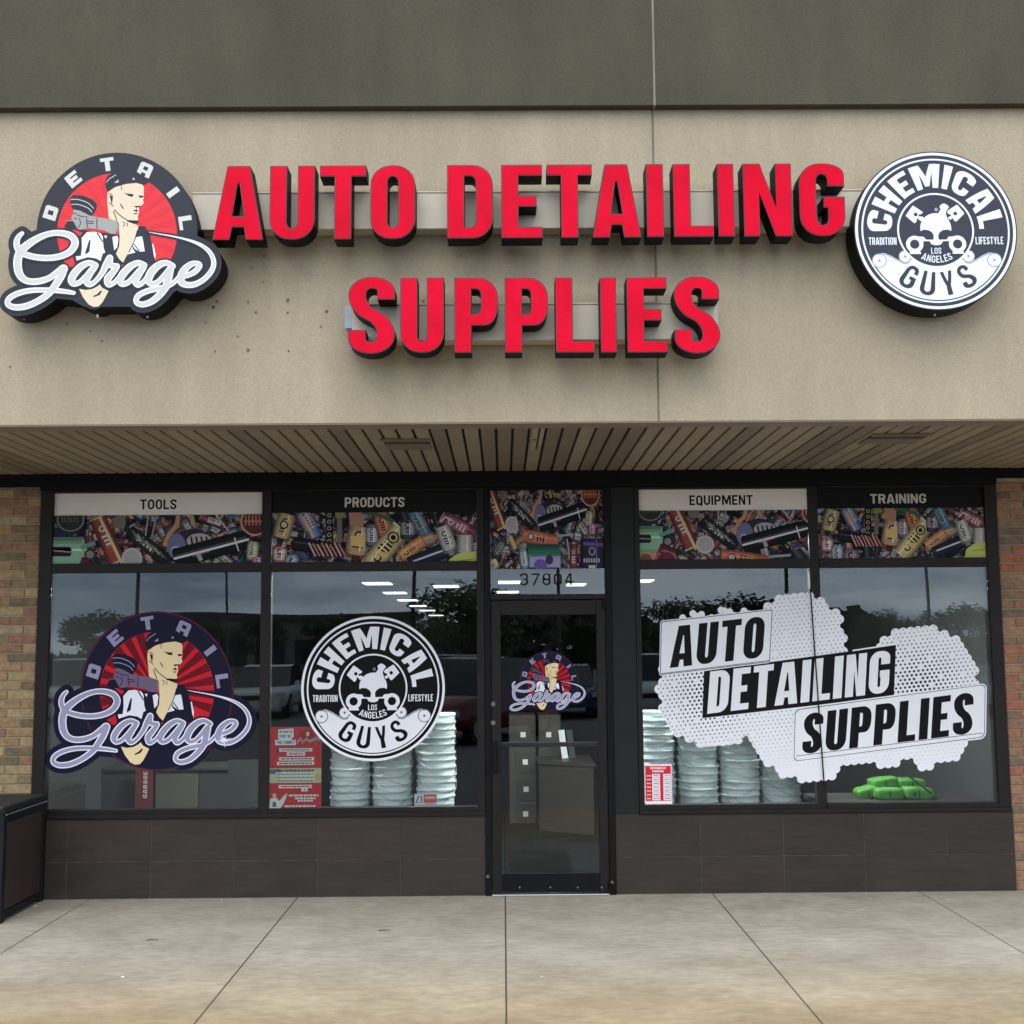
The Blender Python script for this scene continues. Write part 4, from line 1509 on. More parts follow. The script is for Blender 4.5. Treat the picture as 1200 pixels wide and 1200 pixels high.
TR = []
for a, b, lab in ((W1L, W1R, 'transom panel reading TOOLS over a bottle print'), (W2L, W2R, 'transom panel reading PRODUCTS over a bottle print'),
                  (W3L, W3R, 'transom panel reading EQUIPMENT over a bottle print'), (W4L, W4R, 'transom panel reading TRAINING over a bottle print')):
    t = empty('transom_panel', lab, 'window', (0, 0, 0), 'printed transom panels')
    pane(a, b, ZTB, ZT, t)
    TR.append(t)
GREY = (.76, .72, .66, 1)
BLK = (.006, .006, .006, 1)
transom(TR[0], W1L, W1R, ZT, ZTB, (185, 603.5), 'TOOLS', GREY, BLK, 'A', (lin(0, 0, 1, 1, 0, 0), (50, 320, 600, 672)), 1, (164, 207, 597, 585))
transom(TR[1], W2L, W2R, ZT, ZTB, (440, 600.5), 'PRODUCTS', BLK, (.6, .58, .54, 1), 'B', (lin(0, 0, 1, 1, 0, 0), (315, 565, 596, 672)), 2, (404, 474, 594.5, 582.5))
transom(TR[2], W3L, W3R, ZT, ZTB, (850, 598), 'EQUIPMENT', GREY, BLK, 'A', (lin(115, 610, .89, .89, 790.4, 599), (50, 320, 600, 690)), 3, (808, 882, 592, 580))
transom(TR[3], W4L, W4R, ZT, ZTB, (1050, 595.5), 'TRAINING', BLK, (.6, .58, .54, 1), 'B', (lin(440, 633, .82, .86, 1061, 624), (305, 580, 594, 690)), 4, (1020, 1085, 590, 578.5))
P = Print(YP, .000005)
ZGB = Z_(640, 666.3)
P.clip = (DX0 + JW + .002, DX1 - JW - .002, ZGB, ZT - .002)
collage(P, lin(115, 604, .64, .82, 574, 574), 100, 330, 598, 724, 'A', 5)
P.build('product_print', MT['decal'], tw)
Q = Print(YP)
x0, z0 = at(609.5, 686)
x1, z1 = at(671.5, 671.5)
ROUND[0] = True
text_flat(Q, '37804', (x0 + x1) / 2, (z0 + z1) / 2, abs(z1 - z0), x1 - x0, BLK, w=.60, a=.13, b=.13, gap=.24)
ROUND[0] = False
Q.build('street_number', MT['decal'], tw)

# ================================================================== THE TWO ROUND EMBLEMS
YW = -.0118         # prints on the big panes (their outer face is at y = -.0105)
z1_ = lambda x, y, r: (x / 10, 260 + y / 10, r / 10)
z2_ = lambda x, y, r: (70 + x / 10, 260 + y / 10, r / 10)
z3_ = lambda x, y, r: (150 + x / 10, 260 + y / 10, r / 10)
def zz(f, pts): return [f(*p) for p in pts]


SCRIPT = [
    zz(z1_, [(262, 137, 24), (222, 175, 30), (198, 235, 36), (205, 300, 38), (240, 355, 38), (320, 392, 36), (450, 420, 36), (590, 425, 36), (720, 402, 38), (830, 345, 42), (882, 255, 44), (850, 180, 42), (760, 140, 38), (640, 132, 34), (520, 160, 36), (400, 220, 42),
               (290, 300, 48), (228, 380, 50), (208, 480, 50), (222, 590, 48), (270, 665, 42), (350, 700, 38), (460, 698, 38), (570, 665, 36), (655, 610, 38), (738, 548, 44)]),
    zz(z1_, [(750, 550, 48), (715, 640, 48), (655, 740, 44), (570, 845, 40), (440, 935, 38), (300, 992, 38), (170, 1002, 36), (95, 965, 34), (110, 900, 34), (200, 845, 34), (330, 810, 32), (480, 800, 30), (640, 805, 30), (770, 818, 28), (868, 834, 22)]),
    zz(z2_, [(425, 510, 34), (350, 483, 34), (260, 520, 42), (180, 600, 46), (140, 680, 44), (165, 728, 34), (235, 710, 32), (310, 640, 32), (400, 540, 34)]),
    zz(z2_, [(410, 530, 38), (345, 620, 44), (315, 690, 42), (350, 735, 34), (420, 700, 30), (500, 600, 34), (550, 500, 42), (588, 428, 42)]),
    zz(z2_, [(588, 430, 42), (590, 500, 38), (640, 520, 34), (675, 525, 32), (620, 600, 40), (565, 670, 44), (575, 735, 36), (640, 715, 28), (710, 640, 28)]),
    zz(z2_, [(995, 510, 34), (920, 483, 34), (830, 525, 42), (750, 605, 46), (710, 680, 44), (735, 730, 34), (805, 710, 32), (880, 635, 32), (965, 540, 34)]),
    zz(z2_, [(985, 530, 38), (925, 620, 44), (890, 690, 42), (920, 740, 34), (990, 700, 30), (1070, 590, 30)]),
    zz(z3_, [(525, 520, 36), (455, 483, 34), (370, 505, 42), (285, 580, 48), (242, 670, 46), (270, 728, 34), (345, 712, 32), (420, 640, 34), (490, 560, 38)]),
    zz(z3_, [(500, 560, 40), (475, 650, 48), (450, 750, 46), (380, 850, 42), (280, 935, 38), (170, 970, 34), (100, 940, 32), (120, 870, 34), (220, 815, 34), (340, 785, 34), (440, 765, 30), (530, 720, 28), (600, 650, 28)]),
    zz(z3_, [(600, 655, 30), (690, 630, 32), (780, 590, 34), (838, 525, 34), (825, 490, 28), (750, 495, 34), (670, 555, 42), (625, 640, 46), (630, 710, 42), (690, 740, 36), (780, 735, 34), (880, 685, 32), (965, 600, 32), (1005, 510, 30), (995, 420, 28), (940, 335, 25),
               (850, 270, 20), (740, 225, 15), (620, 192, 10), (480, 163, 7), (360, 143, 5), (250, 122, 3)]),
]
XS, YS, GR = sdf_grid(-8, 274, 168, 392, .5)
DS = sdf_strokes(GR, SCRIPT)
CX, CY, CR = 137.2, 273.2, 94.2
Dc = np.hypot(GR[0] - CX, GR[1] - CY) - CR
Dc = np.maximum(Dc, GR[1] - 359.5)
elbow = sdf_strokes(GR, [[(103, 338, 9.5), (110, 349, 9.5), (116, 338, 11)]]) - 4
Dbody = np.minimum(np.minimum(Dc, DS - 6.2), elbow)
L_BODY = contours(XS, YS, Dbody.copy())
big = max(L_BODY, key=lambda l: abs(area(l)))
L_BODY = [big]
L_DARK = contours(XS, YS, DS - 2.2)
L_WHITE = contours(XS, YS, DS.copy())
L_SILVER = contours(XS, YS, DS + 1.35)
YSIGN = FY - .225


def zf(pts): return [(70 + p[0] / 10, 190 + p[1] / 10) for p in pts]
def ze(pts): return [(70 + p[0] / 10, 260 + p[1] / 10) for p in pts]


def garage_print(P, T, pal, rays, body=True):
    P.T = T
    dk, red, skin, silver, white, arm, letter, rayc, rim = pal
    if body:
        P.add(L_BODY, dk)
    if rim:
        P.add([disc(CX, CY, CR * .995, 90)], rim)
        P.add([disc(CX, CY, CR * .98, 90)], dk)
    # red sunburst, cut off below by the lettering
    rr = CR * .745
    redl = [(x, min(y, CY + CR * .42)) for x, y in disc(CX, CY, rr, 96)]
    P.add([redl], red)
    nr = 26
    for i in range(nr):
        a = 2 * PI * i / nr + .06
        d = rays
        pts = [(CX + 4 * math.cos(a), CY + 4 * math.sin(a))] + [(CX + (rr - .3) * math.cos(a + k), CY + (rr - .3) * math.sin(a + k)) for k in (-d, 0, d)]
        if max(p[1] for p in pts) < CY + CR * .41:
            P.add([pts], rayc)
    for i, (ch, ang) in enumerate(zip('DETAIL', (163, 129, 98, 66, 36, 8.5))):
        th = math.radians(ang)
        r_ = CR * .862
        c, s = math.cos(th), math.sin(th)
        hh = CR * .165
        cw = hh * (.42 if ch == 'I' else 1.02)
        gl = glyph(ch, 1.02 if ch != 'I' else .42, .36, .26) if ch != 'A' else [rpoly([(0, 0), (.34, 0), (.34, .24), (.68, .24), (.68, 0), (1.02, 0), (1.02, 1, .2), (0, 1, .2)]), [(.34, .46), (.68, .46), (.68, .74), (.34, .74)]]
        if ch == 'D':
            gl = [rpoly([(0, 0), (1.02, 0, .2), (1.02, 1, .2), (0, 1)]), [(.34, .3), (.68, .3), (.68, .7), (.34, .7)]]
        loops = []
        for l in gl:
            q = []
            for u, v in l:
                tx = (u - .51 if ch != 'I' else u - .21) * hh
                rad = r_ + (v - .5) * hh
                q.append((CX + rad * c + tx * s, CY - rad * s + tx * c))
            loops.append(q)
        P.add(loops, letter)
    # figure: dark waistcoat, polisher, shirt, head, cap, hand
    P.add([zf([(60, 740), (100, 690), (170, 700), (250, 790), (520, 830), (690, 850), (920, 750), (1000, 750), (1060, 860), (1110, 1110), (1125, 1200), (180, 1200), (150, 1080), (200, 950), (190, 820), (60, 790)])], dk)
    P.add([zf([(150, 790), (200, 800), (270, 830), (240, 870), (190, 840)])], red)
    P.add([zf([(120, 425), (160, 385), (280, 395), (390, 440), (440, 500), (425, 565), (375, 640), (290, 590), (160, 560), (128, 500)])], dk)
    for k, dy in enumerate((0, 58)):
        line(P, [(p[0], p[1]) for p in catmull([(*zf([(128 + k * 8, 440 + dy)])[0], 0), (*zf([(220, 440 + dy)])[0], 0), (*zf([(330, 480 + dy)])[0], 0), (*zf([(400 - k * 20, 545 + dy * .75)])[0], 0)])], .9, silver)
    P.add([zf([(160, 600), (165, 555), (240, 570), (345, 625), (440, 645), (560, 665), (665, 685), (682, 740), (672, 800), (655, 845), (600, 840), (530, 805), (440, 785), (330, 775), (240, 795), (205, 780), (160, 690), (75, 690), (75, 683), (150, 680), (135, 660)])], arm)
    for l in ([(205, 620), (260, 640), (320, 640), (315, 700), (330, 770)], [(440, 650), (435, 720), (440, 780)], [(320, 690), (400, 700), (395, 720), (325, 720)], [(230, 660), (250, 720), (215, 770)], [(160, 600), (200, 610)], [(170, 655), (205, 670)]):
        line(P, zf(l), 1.0, dk)
    P.add([zf([(190, 1105), (250, 1100), (262, 1010), (258, 890), (320, 822), (400, 815), (480, 835), (505, 870), (515, 1000), (535, 1062), (505, 1075), (480, 1160), (430, 1130), (330, 1115), (200, 1155)])], white)
    P.add([zf([(345, 920), (365, 910), (350, 1050), (305, 1085), (300, 1060)])], dk)
    P.add([zf([(430, 830), (450, 830), (515, 940), (500, 940)])], dk)
    P.add([zf([(520, 865), (555, 860), (545, 900)])], white)
    P.add([zf([(618, 880), (675, 862), (690, 900), (675, 1000), (640, 1035)])], white)
    P.add([zf([(900, 880), (965, 870), (980, 930), (998, 1048), (935, 1050), (865, 1010), (850, 1010), (890, 1060), (800, 1082), (850, 990)])], white)
    for l in ([(870, 960), (935, 1045)], [(855, 985), (890, 1050)]):
        line(P, zf(l), 1.2, dk)
    P.add([zf([(1085, 960), (1100, 960), (1125, 1080), (1120, 1140), (1105, 1100)])], white)
    # head
    P.add([rpoly([(*p, 1.2) for p in zf([(560, 360), (640, 300), (740, 262), (900, 240), (968, 262), (990, 300), (984, 370), (990, 420), (974, 445), (990, 480), (966, 508), (934, 530), (928, 560), (934, 590), (915, 640), (924, 672), (900, 700), (800, 705), (740, 720), (680, 700), (575, 662), (568, 560), (556, 450)])], 3)], skin)
    P.add([zf([(532, 230), (560, 165), (640, 115), (740, 92), (860, 92), (930, 130), (1000, 195), (1048, 235), (985, 270), (900, 246), (780, 258), (660, 292), (560, 345), (540, 300)])], dk)
    P.add([zf([(640, 245), (690, 205), (690, 240)])], silver)
    P.add([zf([(850, 205), (865, 180), (885, 210)])], silver)
    line(P, zf([(548, 240), (580, 200), (660, 150)]), .8, silver)
    ink = tuple(c * .55 for c in dk[:3]) + (1,)
    for l in ([(752, 362), (800, 372), (868, 378), (858, 408), (815, 402), (790, 385)], [(925, 392), (985, 398), (982, 416), (938, 420)], [(868, 516), (948, 514), (940, 534), (905, 530), (905, 552), (890, 530)],
              [(855, 572), (905, 556), (922, 576), (900, 586), (880, 576)], [(862, 600), (920, 600), (905, 612), (875, 612)], [(788, 680), (925, 688), (915, 716), (850, 722), (790, 706)], [(586, 392), (606, 392), (624, 430), (612, 500), (598, 440)]):
        P.add([zf(l)], ink)
    for l, wd in (([(572, 372), (610, 376), (625, 420)], .8), ([(575, 470), (610, 500), (632, 520)], .8), ([(720, 262), (728, 330)], .7), ([(712, 492), (748, 548)], 1.2), ([(640, 555), (690, 610), (740, 650), (800, 688)], 1.0),
                  ([(630, 575), (655, 640), (672, 690)], 1.0)):
        line(P, zf(l), wd, ink)
    # fist and forearm
    P.add([zf([(690, 705), (740, 690), (800, 700), (862, 722), (925, 745), (915, 800), (895, 880), (858, 970), (815, 1055), (775, 1120), (745, 1180), (700, 1140), (662, 1078), (690, 1005), (700, 900), (684, 800), (682, 740)])], skin)
    for l in ([(735, 700), (770, 715), (745, 760)], [(790, 715), (800, 730), (788, 755)], [(690, 720), (700, 900), (692, 1000)], [(912, 800), (880, 920), (810, 1060)]):
        line(P, zf(l), .9, ink)
    P.add([ze([(228, 785), (300, 800), (380, 790), (440, 760), (470, 735), (500, 775), (575, 812), (540, 880), (500, 950), (460, 992), (400, 1000), (340, 970), (275, 885)])], skin)
    P.add([ze([(480, 810), (500, 812), (470, 860), (400, 885), (395, 870), (440, 850)])], ink)
    # script
    P.add(L_DARK, dk)
    P.add(L_WHITE, white)
    P.add(L_SILVER, silver)
    P.T = lambda p: p


SC = at(CX, CY, YSIGN)
def sign_T(p): return at(p[0], p[1], YSIGN)
SR = X_(CX + CR, CY, YSIGN) - SC[0]
def decal_T(cx, cy, rpx, Y):
    c0 = at(cx, cy, Y)
    k = (at(cx + rpx, cy, Y)[0] - c0[0]) / SR
    def f(p):
        q = at(p[0], p[1], YSIGN)
        return (c0[0] + (q[0] - SC[0]) * k, c0[1] + (q[1] - SC[1]) * k)
    return f


gs = empty('garage_sign', 'round garage wall sign with capped man and silver script lettering', 'sign')
prism([[sign_T(p) for p in l] for l in L_BODY], YSIGN, FY - .06, 'sign_cabinet', MT['return'], gs)
P = Print(YSIGN - .001)
garage_print(P, sign_T, (RGB(47, 49, 58), RGB(226, 52, 60), RGB(226, 208, 182), RGB(206, 204, 198), RGB(238, 241, 246), RGB(158, 160, 156), RGB(212, 210, 204), RGB(214, 50, 58), None), .045)
P.build('sign_face', MT['cabinet_face'], gs)
for px, py in ((28, 372), (114.5, 370), (173, 370)):
    x, z = at(px, py, FY - .15)
    MB().tube((x, FY - .15, z - .012), (x, FY - .15, z + .006), .007, n=8).build('drain_cap', MT['rim'], gs)
for px in (60, 137, 200):
    x, z = at(px, 300, FY)
    MB().box(x - .03, x + .03, FY - .06, FY, z - .15, z + .15).build('mounting_bracket', MT['return'], gs)

pal = (RGB(20, 22, 44), RGB(206, 30, 46), RGB(236, 212, 166), RGB(158, 155, 184), RGB(236, 236, 246), RGB(112, 96, 124), RGB(150, 146, 176), RGB(110, 14, 30), RGB(92, 26, 56))
gd = empty('garage_decal', 'large garage decal with capped man on the window left of the door', 'decal')
P = Print(YW)
garage_print(P, decal_T(184, 810, 89.8, YW), pal, .075)
T = decal_T(184, 810, 89.8, YW)
cx, cz = at(262, 867, YW)
star = []
for i in range(16):
    a = PI * i / 8 + .2
    r = (.062 if i % 4 == 0 else .034) if i % 2 == 0 else .012
    star.append((cx + r * 1.1 * math.cos(a), cz + r * math.sin(a)))
P.add([star], RGB(240, 240, 248))
P.build('decal_print', MT['decal'], gd)
gd2 = empty('garage_decal', 'small garage decal with capped man on the door glass', 'decal')
P = Print(-.0066)
garage_print(P, decal_T(643.5, 799, 34.2, -.0066), pal, .075)
P.build('decal_print', MT['decal'], gd2)


def chem_print(P, cx, cz, R, dk, wh, grey):
    def T(p): return (cx + p[0] * R, cz + p[1] * R)
    P.T = T
    P.add([disc(0, 0, 1, 96)], wh)
    P.add([disc(0, 0, .965, 96)], dk)
    P.add([disc(0, 0, .922, 96)], wh)
    P.add([disc(0, 0, .900, 96)], dk)
    q = lambda x, y: ((x - 508.5) / 337, (587 - y) / 337)
    # white crescent banner with scroll ends
    top_l = [q(*p) for p in [(236, 742), (243, 705), (262, 686), (290, 684), (318, 696), (345, 712), (372, 726), (392, 722)]]
    top_r = [(-x, y) for x, y in top_l][::-1]
    a0, a1 = math.atan2(top_l[-1][1], top_l[-1][0]), math.atan2(top_r[0][1], top_r[0][0])
    arc = [(.475 * math.cos(t), .475 * math.sin(t)) for t in np.linspace(a0 + 2 * PI if a0 < 0 else a0, a1 + 2 * PI if a1 < 0 else a1, 30)]
    s0 = math.atan2(top_r[-1][1], top_r[-1][0])
    s1 = math.atan2(top_l[0][1], top_l[0][0])
    arc2 = [(.885 * math.cos(t), .885 * math.sin(t)) for t in np.linspace(s0, s1, 50)]
    P.add([top_l + arc + top_r + arc2], wh)
    for sgn in (-1, 1):
        for (sx, sy, sr) in ((268, 716, 31), (376, 699, 27)):
            x, y = q(sx, sy)
            x = -abs(x) if sgn < 0 else abs(x)
            P.add([disc(x, y, sr / 337, 30)], dk if False else grey)
            P.add([disc(x, y, sr / 337 - .012, 30)], wh)
            P.add([disc(x, y, .017, 14)], grey)
        pl = [(sgn * abs(p[0]), p[1] - .012) for p in top_l[2:]]
        line(P, pl, .012, grey)
    P.add([disc(0, 0, .478, 72)], wh)
    P.add([disc(0, 0, .455, 72)], dk)
    text_arc(P, 'CHEMICAL', 0, 0, .545, .855, math.radians(180.5), math.radians(1.5), wh, w=.62, a=.23, b=.19, gap=.13)
    text_arc(P, 'GUYS', 0, 0, .835, .535, math.radians(-128), math.radians(-52), dk, w=.64, a=.19, b=.14, gap=.26)
    text_flat(P, 'TRADITION', -.665, -.135, .095, .345, wh, w=.5, a=.17, b=.14, gap=.1)
    text_flat(P, 'LIFESTYLE', .662, -.135, .095, .345, wh, w=.5, a=.17, b=.14, gap=.1)
    text_flat(P, 'LOS', -.005, -.262, .078, .125, wh, w=.6, a=.17, b=.14, gap=.13)
    text_arc(P, 'ANGELES', 0, 0, .415, .325, math.radians(-119), math.radians(-61), wh, w=.6, a=.17, b=.15, gap=.13)
    # skull flask over crossed pistons
    s = lambda l: [((x - 619) / 777, (607 - y) / 777) for x, y in l]
    for l, h in (([(408, 358), (505, 428), (480, 452), (470, 445), (452, 470), (500, 470), (512, 490), (480, 520), (455, 492), (445, 480), (440, 515), (418, 540), (332, 462)], (432, 450)),
                 ([(838, 352), (905, 442), (818, 526), (790, 500), (800, 480), (760, 508), (738, 482), (780, 462), (735, 435), (742, 412)], (815, 442))):
        P.add([rpoly([(*p, .012) for p in s(l)], 3)], wh)
        P.add([disc(*s([h])[0], .024, 18)], dk)
    for cxx in (410, 824):
        P.add([disc(*s([(cxx, 745)])[0], .108, 36)], wh)
        P.add([s([(cxx - 50, 800), (cxx + 46, 800), (cxx + 60, 842), (cxx - 52, 842)])], wh)
        P.add([disc(*s([(cxx, 745)])[0], .058, 28)], dk)
    P.add([s([(440, 668), (500, 672), (520, 700), (600, 702), (600, 716), (500, 716), (480, 740)])], wh)
    P.add([s([(800, 668), (740, 672), (720, 700), (640, 702), (640, 716), (740, 716), (760, 740)])], wh)
    skull = [(150 * math.cos(t) + 620, 588 - 150 * math.sin(t)) for t in np.linspace(PI * 1.06, -PI * .06, 30)]
    P.add([s(skull + [(740, 602), (690, 606), (656, 628), (640, 660), (644, 700), (686, 712), (668, 745), (640, 756), (600, 756), (570, 745), (552, 712), (592, 700), (598, 660), (582, 628), (548, 606), (500, 602)])], wh)
    P.add([rpoly([(*p, .01) for p in s([(640, 450), (676, 400), (664, 372), (682, 350), (712, 340), (738, 356), (760, 376), (736, 404), (722, 440), (740, 500), (640, 500)])], 3)], wh)
    P.add([disc(*s([(632, 402)])[0], .024, 16)], grey)
    P.T = lambda p: p


c0 = at(1096.3, 270, YSIGN)
RC = X_(1096.3 + 95.6, 270, YSIGN) - c0[0]
rs = empty('round_sign', 'round black and white skull emblem wall sign right of the red lettering', 'sign')
prism([[(c0[0] + x, c0[1] + z) for x, z in disc(0, 0, RC, 96)]], YSIGN, FY - .06, 'sign_cabinet', MT['return'], rs)
P = Print(YSIGN - .001)
P.add([[(c0[0] + x, c0[1] + z) for x, z in disc(0, 0, RC * .998, 96)]], RGB(47, 49, 58))
chem_print(P, c0[0], c0[1], RC * .985, RGB(56, 58, 70), RGB(230, 235, 242), RGB(150, 156, 172))
P.build('sign_face', MT['cabinet_face'], rs)
MB().box(c0[0] - .05, c0[0] + .05, FY - .06, FY, c0[1] - .3, c0[1] + .3).build('mounting_bracket', MT['return'], rs)
MB().tube((c0[0], FY - .15, c0[1] - RC - .012), (c0[0], FY - .15, c0[1] - RC + .006), .007, n=8).build('drain_cap', MT['rim'], rs)

c1 = at(437.2, 806.6, YW)
RD = X_(437.2 + 84.2, 806.6, YW) - c1[0]
rd = empty('round_decal', 'round black and white skull emblem decal on the window next to the door', 'decal')
P = Print(YW)
chem_print(P, c1[0], c1[1], RD, RGB(7, 8, 10), RGB(233, 233, 239), RGB(110, 112, 124))
P.build('decal_print', MT['decal'], rd)

# ================================================================== RED CHANNEL LETTERS
YL = FY - .265
def channel_line(root, spec, ytop, ybot, label):
    """spec: (char, x0, x1) photo px; ytop/ybot at px x (left, right)"""
    for ch, x0, x1 in spec:
        zt = at((x0 + x1) / 2, ytop(x0), YL)[1]
        zb = at((x0 + x1) / 2, ybot(x0), YL)[1]
        ym = (ytop(x0) + ybot(x0)) / 2
        xa, xb = X_(x0, ym, YL), X_(x1, ym, YL)
        h = zt - zb
        wd = xb - xa
        tx = X_(x0 + 20.2, ym, YL) - xa
        gl = glyph(ch, wd / h, tx / h, .152)
        if ch == 'S':
            zb -= .006
            h += .012
        loops = [[(xa + u * h, zb + v * h) for u, v in l] for l in gl]
        o = prism(loops, YL + .0025, FY - .125, 'letter', MT['return'], root)
        # trim cap rim and acrylic face, slightly inset
        prism(loops, YL, YL + .0025, 'trim_cap', MT['trim_cap'], o)
        ins = []
        for l in loops:
            n_ = len(l)
            sg = 1 if area(l) > 0 else -1
            hole_ = loops.index(l) > 0
            q = []
            for i in range(n_):
                a, p, b = l[i - 1], l[i], l[(i + 1) % n_]
                d1 = Vector((p[0] - a[0], p[1] - a[1]))
                d2 = Vector((b[0] - p[0], b[1] - p[1]))
                if d1.length < 1e-7 or d2.length < 1e-7:
                    continue
                d1.normalize()
                d2.normalize()
                nrm = Vector((-d1.y - d2.y, d1.x + d2.x))
                if nrm.length < 1e-6:
                    continue
                nrm.normalize()
                k = .0052 / max(.5, nrm.dot(Vector((-d1.y, d1.x))))
                s_ = sg * (-1 if hole_ else 1)
                q.append((p[0] + nrm.x * k * s_, p[1] + nrm.y * k * s_))
            ins.append(q)
        prism(ins, YL - .003, YL - .0005, 'letter_face', MT['red_face'], o)


l1 = empty('lettering_sign', 'upper row of red lettering reading AUTO DETAILING on a beige raceway', 'sign', group='red channel letter rows')
S1 = [('A', 249.5, 309), ('U', 316, 369), ('T', 374.6, 429), ('O', 434, 486.7), ('D', 524, 577.7), ('E', 587.5, 635.6), ('T', 641, 694), ('A', 693.8, 751), ('I', 757.5, 777.6), ('L', 789, 835.7), ('I', 841, 860.3), ('N', 871, 928), ('G', 936.5, 990)]
channel_line(l1, S1, lambda x: 194.6 - (x - 249) * .0045, lambda x: 281.2 - (x - 249) * .0066, '')
l2 = empty('lettering_sign', 'lower row of red lettering reading SUPPLIES on a beige raceway', 'sign', group='red channel letter rows')
S2 = [('S', 408, 461.4), ('U', 469, 520.3), ('P', 532.3, 583.6), ('P', 591.7, 642.3), ('L', 651, 696.4), ('I', 703.5, 722.4), ('E', 734.7, 781.8), ('S', 790, 842)]
channel_line(l2, S2, lambda x: 325.6 - (x - 408) * .001, lambda x: 413.4 - (x - 408) * .001, '')
for root, pa, pb in ((l1, (225, 225), (1012, 268)), (l2, (413, 355), (838, 398.3))):
    xa = X_(pa[0], 250, FY - .12)
    xb = X_(pb[0], 250, FY - .12)
    xm = 600 if root is l1 else 620
    zt = Z_(xm, 223.5 if root is l1 else 355, FY - .12)
    zb = Z_(xm, 267.5 if root is l1 else 398.5, FY - .12)
    MB().box(xa, xb, FY - .12, FY - .0005, zb, zt).build('raceway', MT['raceway'], root, bevel=.003)
    MB().box(xa + .002, xb - .002, FY - .1225, FY - .1202, zt - .012, zt - .008).build('raceway_seam', MT['caulk'], root)
eb = empty('electric_box', 'grey blue metal electric box behind the first letter of SUPPLIES', 'box')
xa, za = at(404.5, 384, FY - .1)
xb, zb = at(421, 359, FY - .1)
MB().box(xa, xb, FY - .09, FY - .001, za, zb).build('body', MT['elbox'], eb, bevel=.004)
MB().box(xa - .004, xb + .004, FY - .10, FY - .0905, za - .004, zb + .004).build('lid', MT['elbox'], eb, bevel=.002)
x_, z_ = at(413, 410, FY - .05)
MB().tube((x_, FY - .05, z_), (x_, FY - .05, za - .001), .014, n=12).build('conduit', MT['elbox'], eb)

# ================================================================== PERFORATED GRAPHIC ON THE RIGHT WINDOWS
ag = empty('lettering_decal', 'white perforated foam decal with AUTO DETAILING SUPPLIES plates on the right windows', 'decal')
YA = -.0127
PX2 = lambda p: at(p[0], p[1], YA)
blobs = [(836, 809, 70), (935, 751, 61), (948, 846, 74), (1079, 800, 71), (1003, 848, 52), (1030, 864, 41), (1088, 850, 57), (1122, 842, 30), (860, 770, 58), (985, 822, 40)]
sp = 5.25
lat = []
j = 0
y = 684.0
while y < 926:
    x = 764 + (sp / 2 if j % 2 else 0)
    while x < 1160:
        xx, yy = x, y + (x - 960) * -.10
        d = min(math.hypot(xx - a, yy - b) - c for a, b, c in blobs)
        if yy > 870 and d < 0:       # ragged lower edge
            d += 3.0 * abs(math.sin(xx * .085)) * (1 if xx > 985 else .3)
        if d < -2:
            lat.append((xx, yy))
        x += sp
    y += sp * .866
    j += 1
lat += [(812, 719), (816, 722), (822, 720), (845, 715), (849, 716), (855, 717), (872, 716), (800, 724)]
gx = np.arange(756, 1168, .75)
gy = np.arange(680, 930, .75)
dd = np.full((len(gy), len(gx)), 9.0)
edge = []
j = 0
y = 690.0
while y < 924:
    x = 768 + (4.4 if j % 2 else 0)
    while x < 1158:
        xx, yy = x, y + (x - 960) * -.10
        d = min(math.hypot(xx - a, yy - b) - c for a, b, c in blobs)
        if yy > 868 and d < 0:
            d += 7.0 * max(0, math.sin(xx * .16 + 1)) * (1 if xx > 985 else .15)
        if d < -5.0:
            edge.append((xx, yy))
        x += 8.8
    y += 7.6
    j += 1
lat = [(a, b) for a, b in lat if any(abs(a - p) < 6 and abs(b - q) < 6 and math.hypot(a - p, b - q) < 4.6 for p, q in edge)] + lat[-8:]
edge_set = set(edge)
for (a, b) in edge + lat[-8:]:
    i0, i1 = np.searchsorted(gx, (a - 7, a + 7))
    k0, k1 = np.searchsorted(gy, (b - 7, b + 7))
    sub = np.hypot(gx[None, i0:i1] - a, gy[k0:k1, None] - b) - (5.5 if (a, b) in edge_set else 4.0)
    dd[k0:k1, i0:i1] = np.minimum(dd[k0:k1, i0:i1], sub)
LF = contours(gx, gy, dd, 0.0, .05)
WV = RGB(233, 233, 238)
P = Print(YA)
P.T = PX2
P.add([l for l in LF if abs(area(l)) > 30], WV)
dotc = RGB(30, 34, 44)
hexs = []
for (a, b) in lat[:-8]:
    r = .72
    d1 = math.hypot(a - 828, b - 812)
    d2 = math.hypot((a - 1078) * .8, b - 800)
    r = max(r, 1.75 - d1 * .016, 1.85 - d2 * .018)
    if b > 862:
        r = max(.0, r - (b - 862) * .012)
    if b > 868 and a > 985:
        r = min(r, .42)
    if r < .3:
        continue
    hexs.append([(a + r * math.cos(t * PI / 3), b + r * math.sin(t * PI / 3)) for t in range(6)])
k = P.k
for hx_ in hexs:
    P.k = k
    P.add([hx_], dotc)
P.k = k + 1
def plate(pts, r, fillc, lines):
    P.add([rpoly([(x, y, r) for x, y in pts], 4)], fillc)
    for ins, wd, colr in lines:
        cxm = sum(p[0] for p in pts) / 4
        cym = sum(p[1] for p in pts) / 4
        q1 = [(x + (ins if x < cxm else -ins), y + (ins if y < cym else -ins), max(r - ins, 1)) for x, y in pts]
        q2 = [(x + (ins + wd if x < cxm else -ins - wd), y + (ins + wd if y < cym else -ins - wd), max(r - ins, 1)) for x, y in pts]
        P.add([rpoly(q1, 4), rpoly(q2, 4)], colr)


